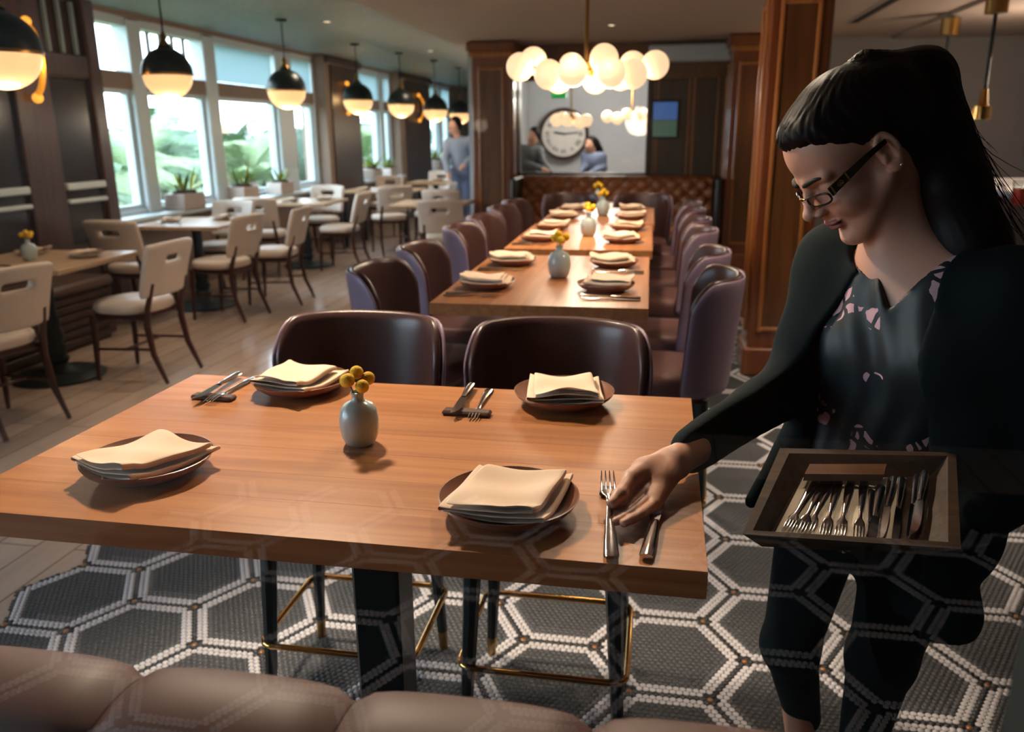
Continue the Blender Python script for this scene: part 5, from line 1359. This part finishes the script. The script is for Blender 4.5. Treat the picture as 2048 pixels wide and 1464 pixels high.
# ------------------------------------------------------------------ people farther off
SHIRTG = mat('grey_blue_shirt', '#7f8a9c', rough=.7, var=.06); APRON = mat('blue_grey_apron', '#5d6a86', rough=.7, var=.08); DKCLOTH = mat('charcoal_cloth', '#23272b', rough=.7)
GRSHIRT = mat('charcoal_shirt', '#474a4d', rough=.7)
def figure(label, Y, head, neck, shl, shr, hip, arms, feet, top, bottom, h=.012, ponytail=False, hr=.105):
    """a standing figure: one body, with hair and clothes as children"""
    P = lambda q: np.array(at(q[0], q[1], Y+(q[2] if len(q) > 2 else 0)))
    Hh, N, SL, SR, HP = P(head), P(neck), P(shl), P(shr), P(hip)
    t = thing('person', label, 'person', (float(HP[0]), Y, 0)); L0 = np.array(t.location)
    ft = [np.array([HP[0]+dx, Y+dy, .04]) for dx, dy in feet]
    lo = np.minimum.reduce([Hh-.16, SL-.2, SR-.2, HP-.3, *[P(a) for arm in arms for a in arm]])-.08; hi = np.maximum.reduce([Hh+.18, SL+.15, SR+.15, HP+.25, *[P(a) for arm in arms for a in arm]])+.08; lo[2] = 0.
    g = Grid(lo, hi, h)
    def put(name, f, m): o = obj(name, np_mesh(name, [g.mesh(f)], m), t, tuple(-L0)); return o
    b = sm(g.ell(Hh, (.078, .088, .112)), g.ell(Hh+np.array([-.02, -.02, -.05]), (.055, .06, .07)), .03); b = sm(b, g.ell(Hh+np.array([-.05, -.085, -.02]), (.018, .022, .02)), .02); b = sm(b, g.cap(Hh, N, .05), .03)
    for arm in arms:
        w = P(arm[-1]); e = P(arm[-2]); d = (w-e)/np.linalg.norm(w-e); b = np.minimum(b, sm(g.cap(w-d*.04, w+d*.07, .03, .03), g.cap(w+d*.05, w+d*.13, .03, .018), .02))
    for f_ in ft: b = np.minimum(b, g.cap(f_+np.array([0, 0, .1]), f_, .04))
    put('body', b, SKIN)
    hf = g.ell(Hh+np.array([.015, .02, .025]), (.092, .10, .112)); hf = smax(hf, g.plane(Hh+np.array([-.03, -.045, .03]), (-.5, -.75, -.45)), .02)
    if ponytail: hf = sm(hf, g.chain([Hh+np.array([.08, .05, .04]), Hh+np.array([.13, .06, -.08]), Hh+np.array([.14, .05, -.25])], [.05, .055, .03], .03), .03)
    put('hair', hf, HAIRM)
    s = g.cap(SL, SR, .075); s = sm(s, g.cap((SL+SR)/2-np.array([0, 0, .1]), HP, .135, .125), .09)
    for sh, arm in zip((SL, SR), arms):
        pts = [sh]+[P(a) for a in arm]; s = sm(s, g.chain(pts, [.07]+[.055]*(len(pts)-2)+[.042], .03), .04)
    put('shirt', s, top)
    l = g.cap(HP-np.array([.05, 0, 0]), HP+np.array([.05, 0, 0]), .13)
    for k, f_ in enumerate(ft):
        kn = (HP+f_)/2+np.array([(k-.5)*.03, -.02, 0]); l = sm(l, g.chain([HP+np.array([(k-.5)*.14, 0, -.02]), kn, f_+np.array([0, 0, .06])], [.10, .075, .06], .04), .03)
    put('trousers', l, bottom)
    for f_ in ft: MB().box(tuple(f_+np.array([0, -.06, .0])-L0), (.09, .26, .075), .03).build('shoe', DKCLOTH, t)
    return t
figure('waiter in grey-blue shirt and apron leaning over a far table', 11.6, (909, 252), (915, 276), (899, 287), (941, 284), (925, 345), [[(890, 318, -.1), (896, 345, -.25)], [(952, 312, .05), (930, 330, -.2)]], ((-.1, 0), (.1, .05)), SHIRTG, APRON)
figure('person in charcoal bending to the left beyond the mirror opening', 12.2, (1067, 272), (1062, 290), (1045, 300), (1078, 303), (1052, 352), [[(1050, 328, -.1), (1082, 338, -.2)], [(1086, 325, -.1), (1100, 345, -.2)]], ((-.1, 0), (.1, .05)), GRSHIRT, DKCLOTH)
figure('dark-haired woman in grey beside the big clock beyond the mirror opening', 12.6, (1181, 290), (1186, 306), (1172, 314), (1203, 315), (1192, 360), [[(1168, 335, -.1), (1160, 345, -.2)], [(1207, 336, -.05), (1180, 347, -.25)]], ((-.1, 0), (.1, .05)), APRON, DKCLOTH, ponytail=True)
# ------------------------------------------------------------------ outside the windows: palms, hedge, lawn
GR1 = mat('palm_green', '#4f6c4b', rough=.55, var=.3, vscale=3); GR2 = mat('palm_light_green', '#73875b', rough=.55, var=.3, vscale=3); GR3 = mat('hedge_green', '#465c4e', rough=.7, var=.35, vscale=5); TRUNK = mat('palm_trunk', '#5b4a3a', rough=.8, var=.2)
struct('ground_outside', MB().box((-25, 14, -.7), (40, 60, .1)), mat('lawn', '#55703f', rough=.9, var=.2, vscale=2))
def palm(label, x, y, zc, R0, n, seed, m):
    r = random.Random(seed); t = thing('palm', label, 'palm', (x, y, -.65), r.uniform(0, 6), 'palms outside the windows'); H0 = zc+.65
    MB().tube([(0, 0, 0), (.03, .02, H0*.5), (0, 0, H0)], [.16, .13, .14], 10).build('trunk', TRUNK, t)
    for k in range(n):
        a = 2*PI*k/n*2.4+r.uniform(-.2, .2); el = r.uniform(.1, 1.25); L = R0*r.uniform(.8, 1.1); mb = MB(); pr = []
        for q in range(9):
            s = q/8; d = L*s; rr = d*math.cos(el)*(1-.12*s); z = H0+d*math.sin(el)-.55*L*s*s*(1.1-.4*el); pr.append(Vector((rr*math.cos(a), rr*math.sin(a), z)))
        mb.tube(pr, [.02]*4+[.012]*5, 4); side = Vector((-math.sin(a), math.cos(a), 0))
        for q in range(1, 27):
            s = q/27; i = min(int(s*8), 7); fr_ = s*8-i; c = pr[i]*(1-fr_)+pr[i+1]*fr_; dr = (pr[i+1]-pr[i]).normalized(); w_ = .34*R0*math.sin(PI*(.12+.82*s))**.7
            for sg in (-1, 1):
                e = c+(side*sg+dr*.7+Vector((0, 0, -.35))).normalized()*w_; o_ = dr*.011*R0
                mb.add([tuple(c-o_), tuple(c+o_), tuple(e)], [(0, 1, 2)])
        mb.build('frond', m, t, smooth=0)
    return t
PL = [(-7.2, 9.2, .75, 1.5, 20, GR1, 'dark green palm closest to the first window bay'), (-8.0, 11.6, .9, 1.7, 20, GR2, 'light green palm left of centre in the first window'), (-9.5, 14.5, .95, 1.8, 18, GR1, 'dark green palm behind the middle planter'),
      (-8.2, 15.8, .6, 1.5, 18, GR2, 'light green low palm behind the far planter'), (-10.5, 19.0, .9, 2.0, 18, GR1, 'tall dark palm at the far end of the first window bay'), (-9.0, 24.5, .8, 1.9, 16, GR2, 'light green palm seen in the second window bay'), (-8.6, 33, .7, 2.0, 14, GR1, 'dark palm seen in the third window bay')]
for k, (x, y, z, r0, n, m, lb) in enumerate(PL): palm(lb, x, y, z, r0, n, 40+k, m)
def bush(label, x, y, z, rx, ry, rz, seed):
    t = thing('shrub', label, 'shrub', (x, y, -.65), 0, 'hedge shrubs outside'); r = random.Random(seed); mb = MB(); N = 900
    for k in range(N):
        a = r.uniform(0, 2*PI); u = r.uniform(-.3, 1); q = math.sqrt(max(0, 1-u*u))*r.uniform(.75, 1.05); c = Vector((rx*q*math.cos(a), ry*q*math.sin(a), z+rz*u+.25*math.sin(5*a)*rz*.3)); s = r.uniform(.05, .13)
        d = Vector((r.uniform(-1, 1), r.uniform(-1, 1), r.uniform(-.3, 1))).normalized(); e = d.cross(Vector((r.uniform(-1, 1), r.uniform(-1, 1), 1))).normalized()
        mb.add([tuple(c-e*s*.4), tuple(c+d*s), tuple(c+e*s*.4), tuple(c-d*s)], [(0, 1, 2, 3)])
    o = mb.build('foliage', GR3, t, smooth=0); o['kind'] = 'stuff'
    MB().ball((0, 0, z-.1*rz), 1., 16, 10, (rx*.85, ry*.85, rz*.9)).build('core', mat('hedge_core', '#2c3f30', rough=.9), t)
for k, (x, y, z, rx, ry, rz) in enumerate(((-15.5, 14.5, 1.1, 1.8, 2.6, 1.2), (-16, 20.3, 1.2, 1.8, 2.7, 1.3), (-16, 26.5, 1.25, 2.0, 2.9, 1.4), (-15.5, 33.5, 1.3, 2.0, 3.4, 1.5), (-15.5, 43, 1.4, 2.5, 5., 1.7))):
    bush(('nearest', 'second', 'third', 'fourth', 'farthest')[k]+' dense green hedge shrub beyond the palms', x, y, z, rx, ry, rz, 70+k)
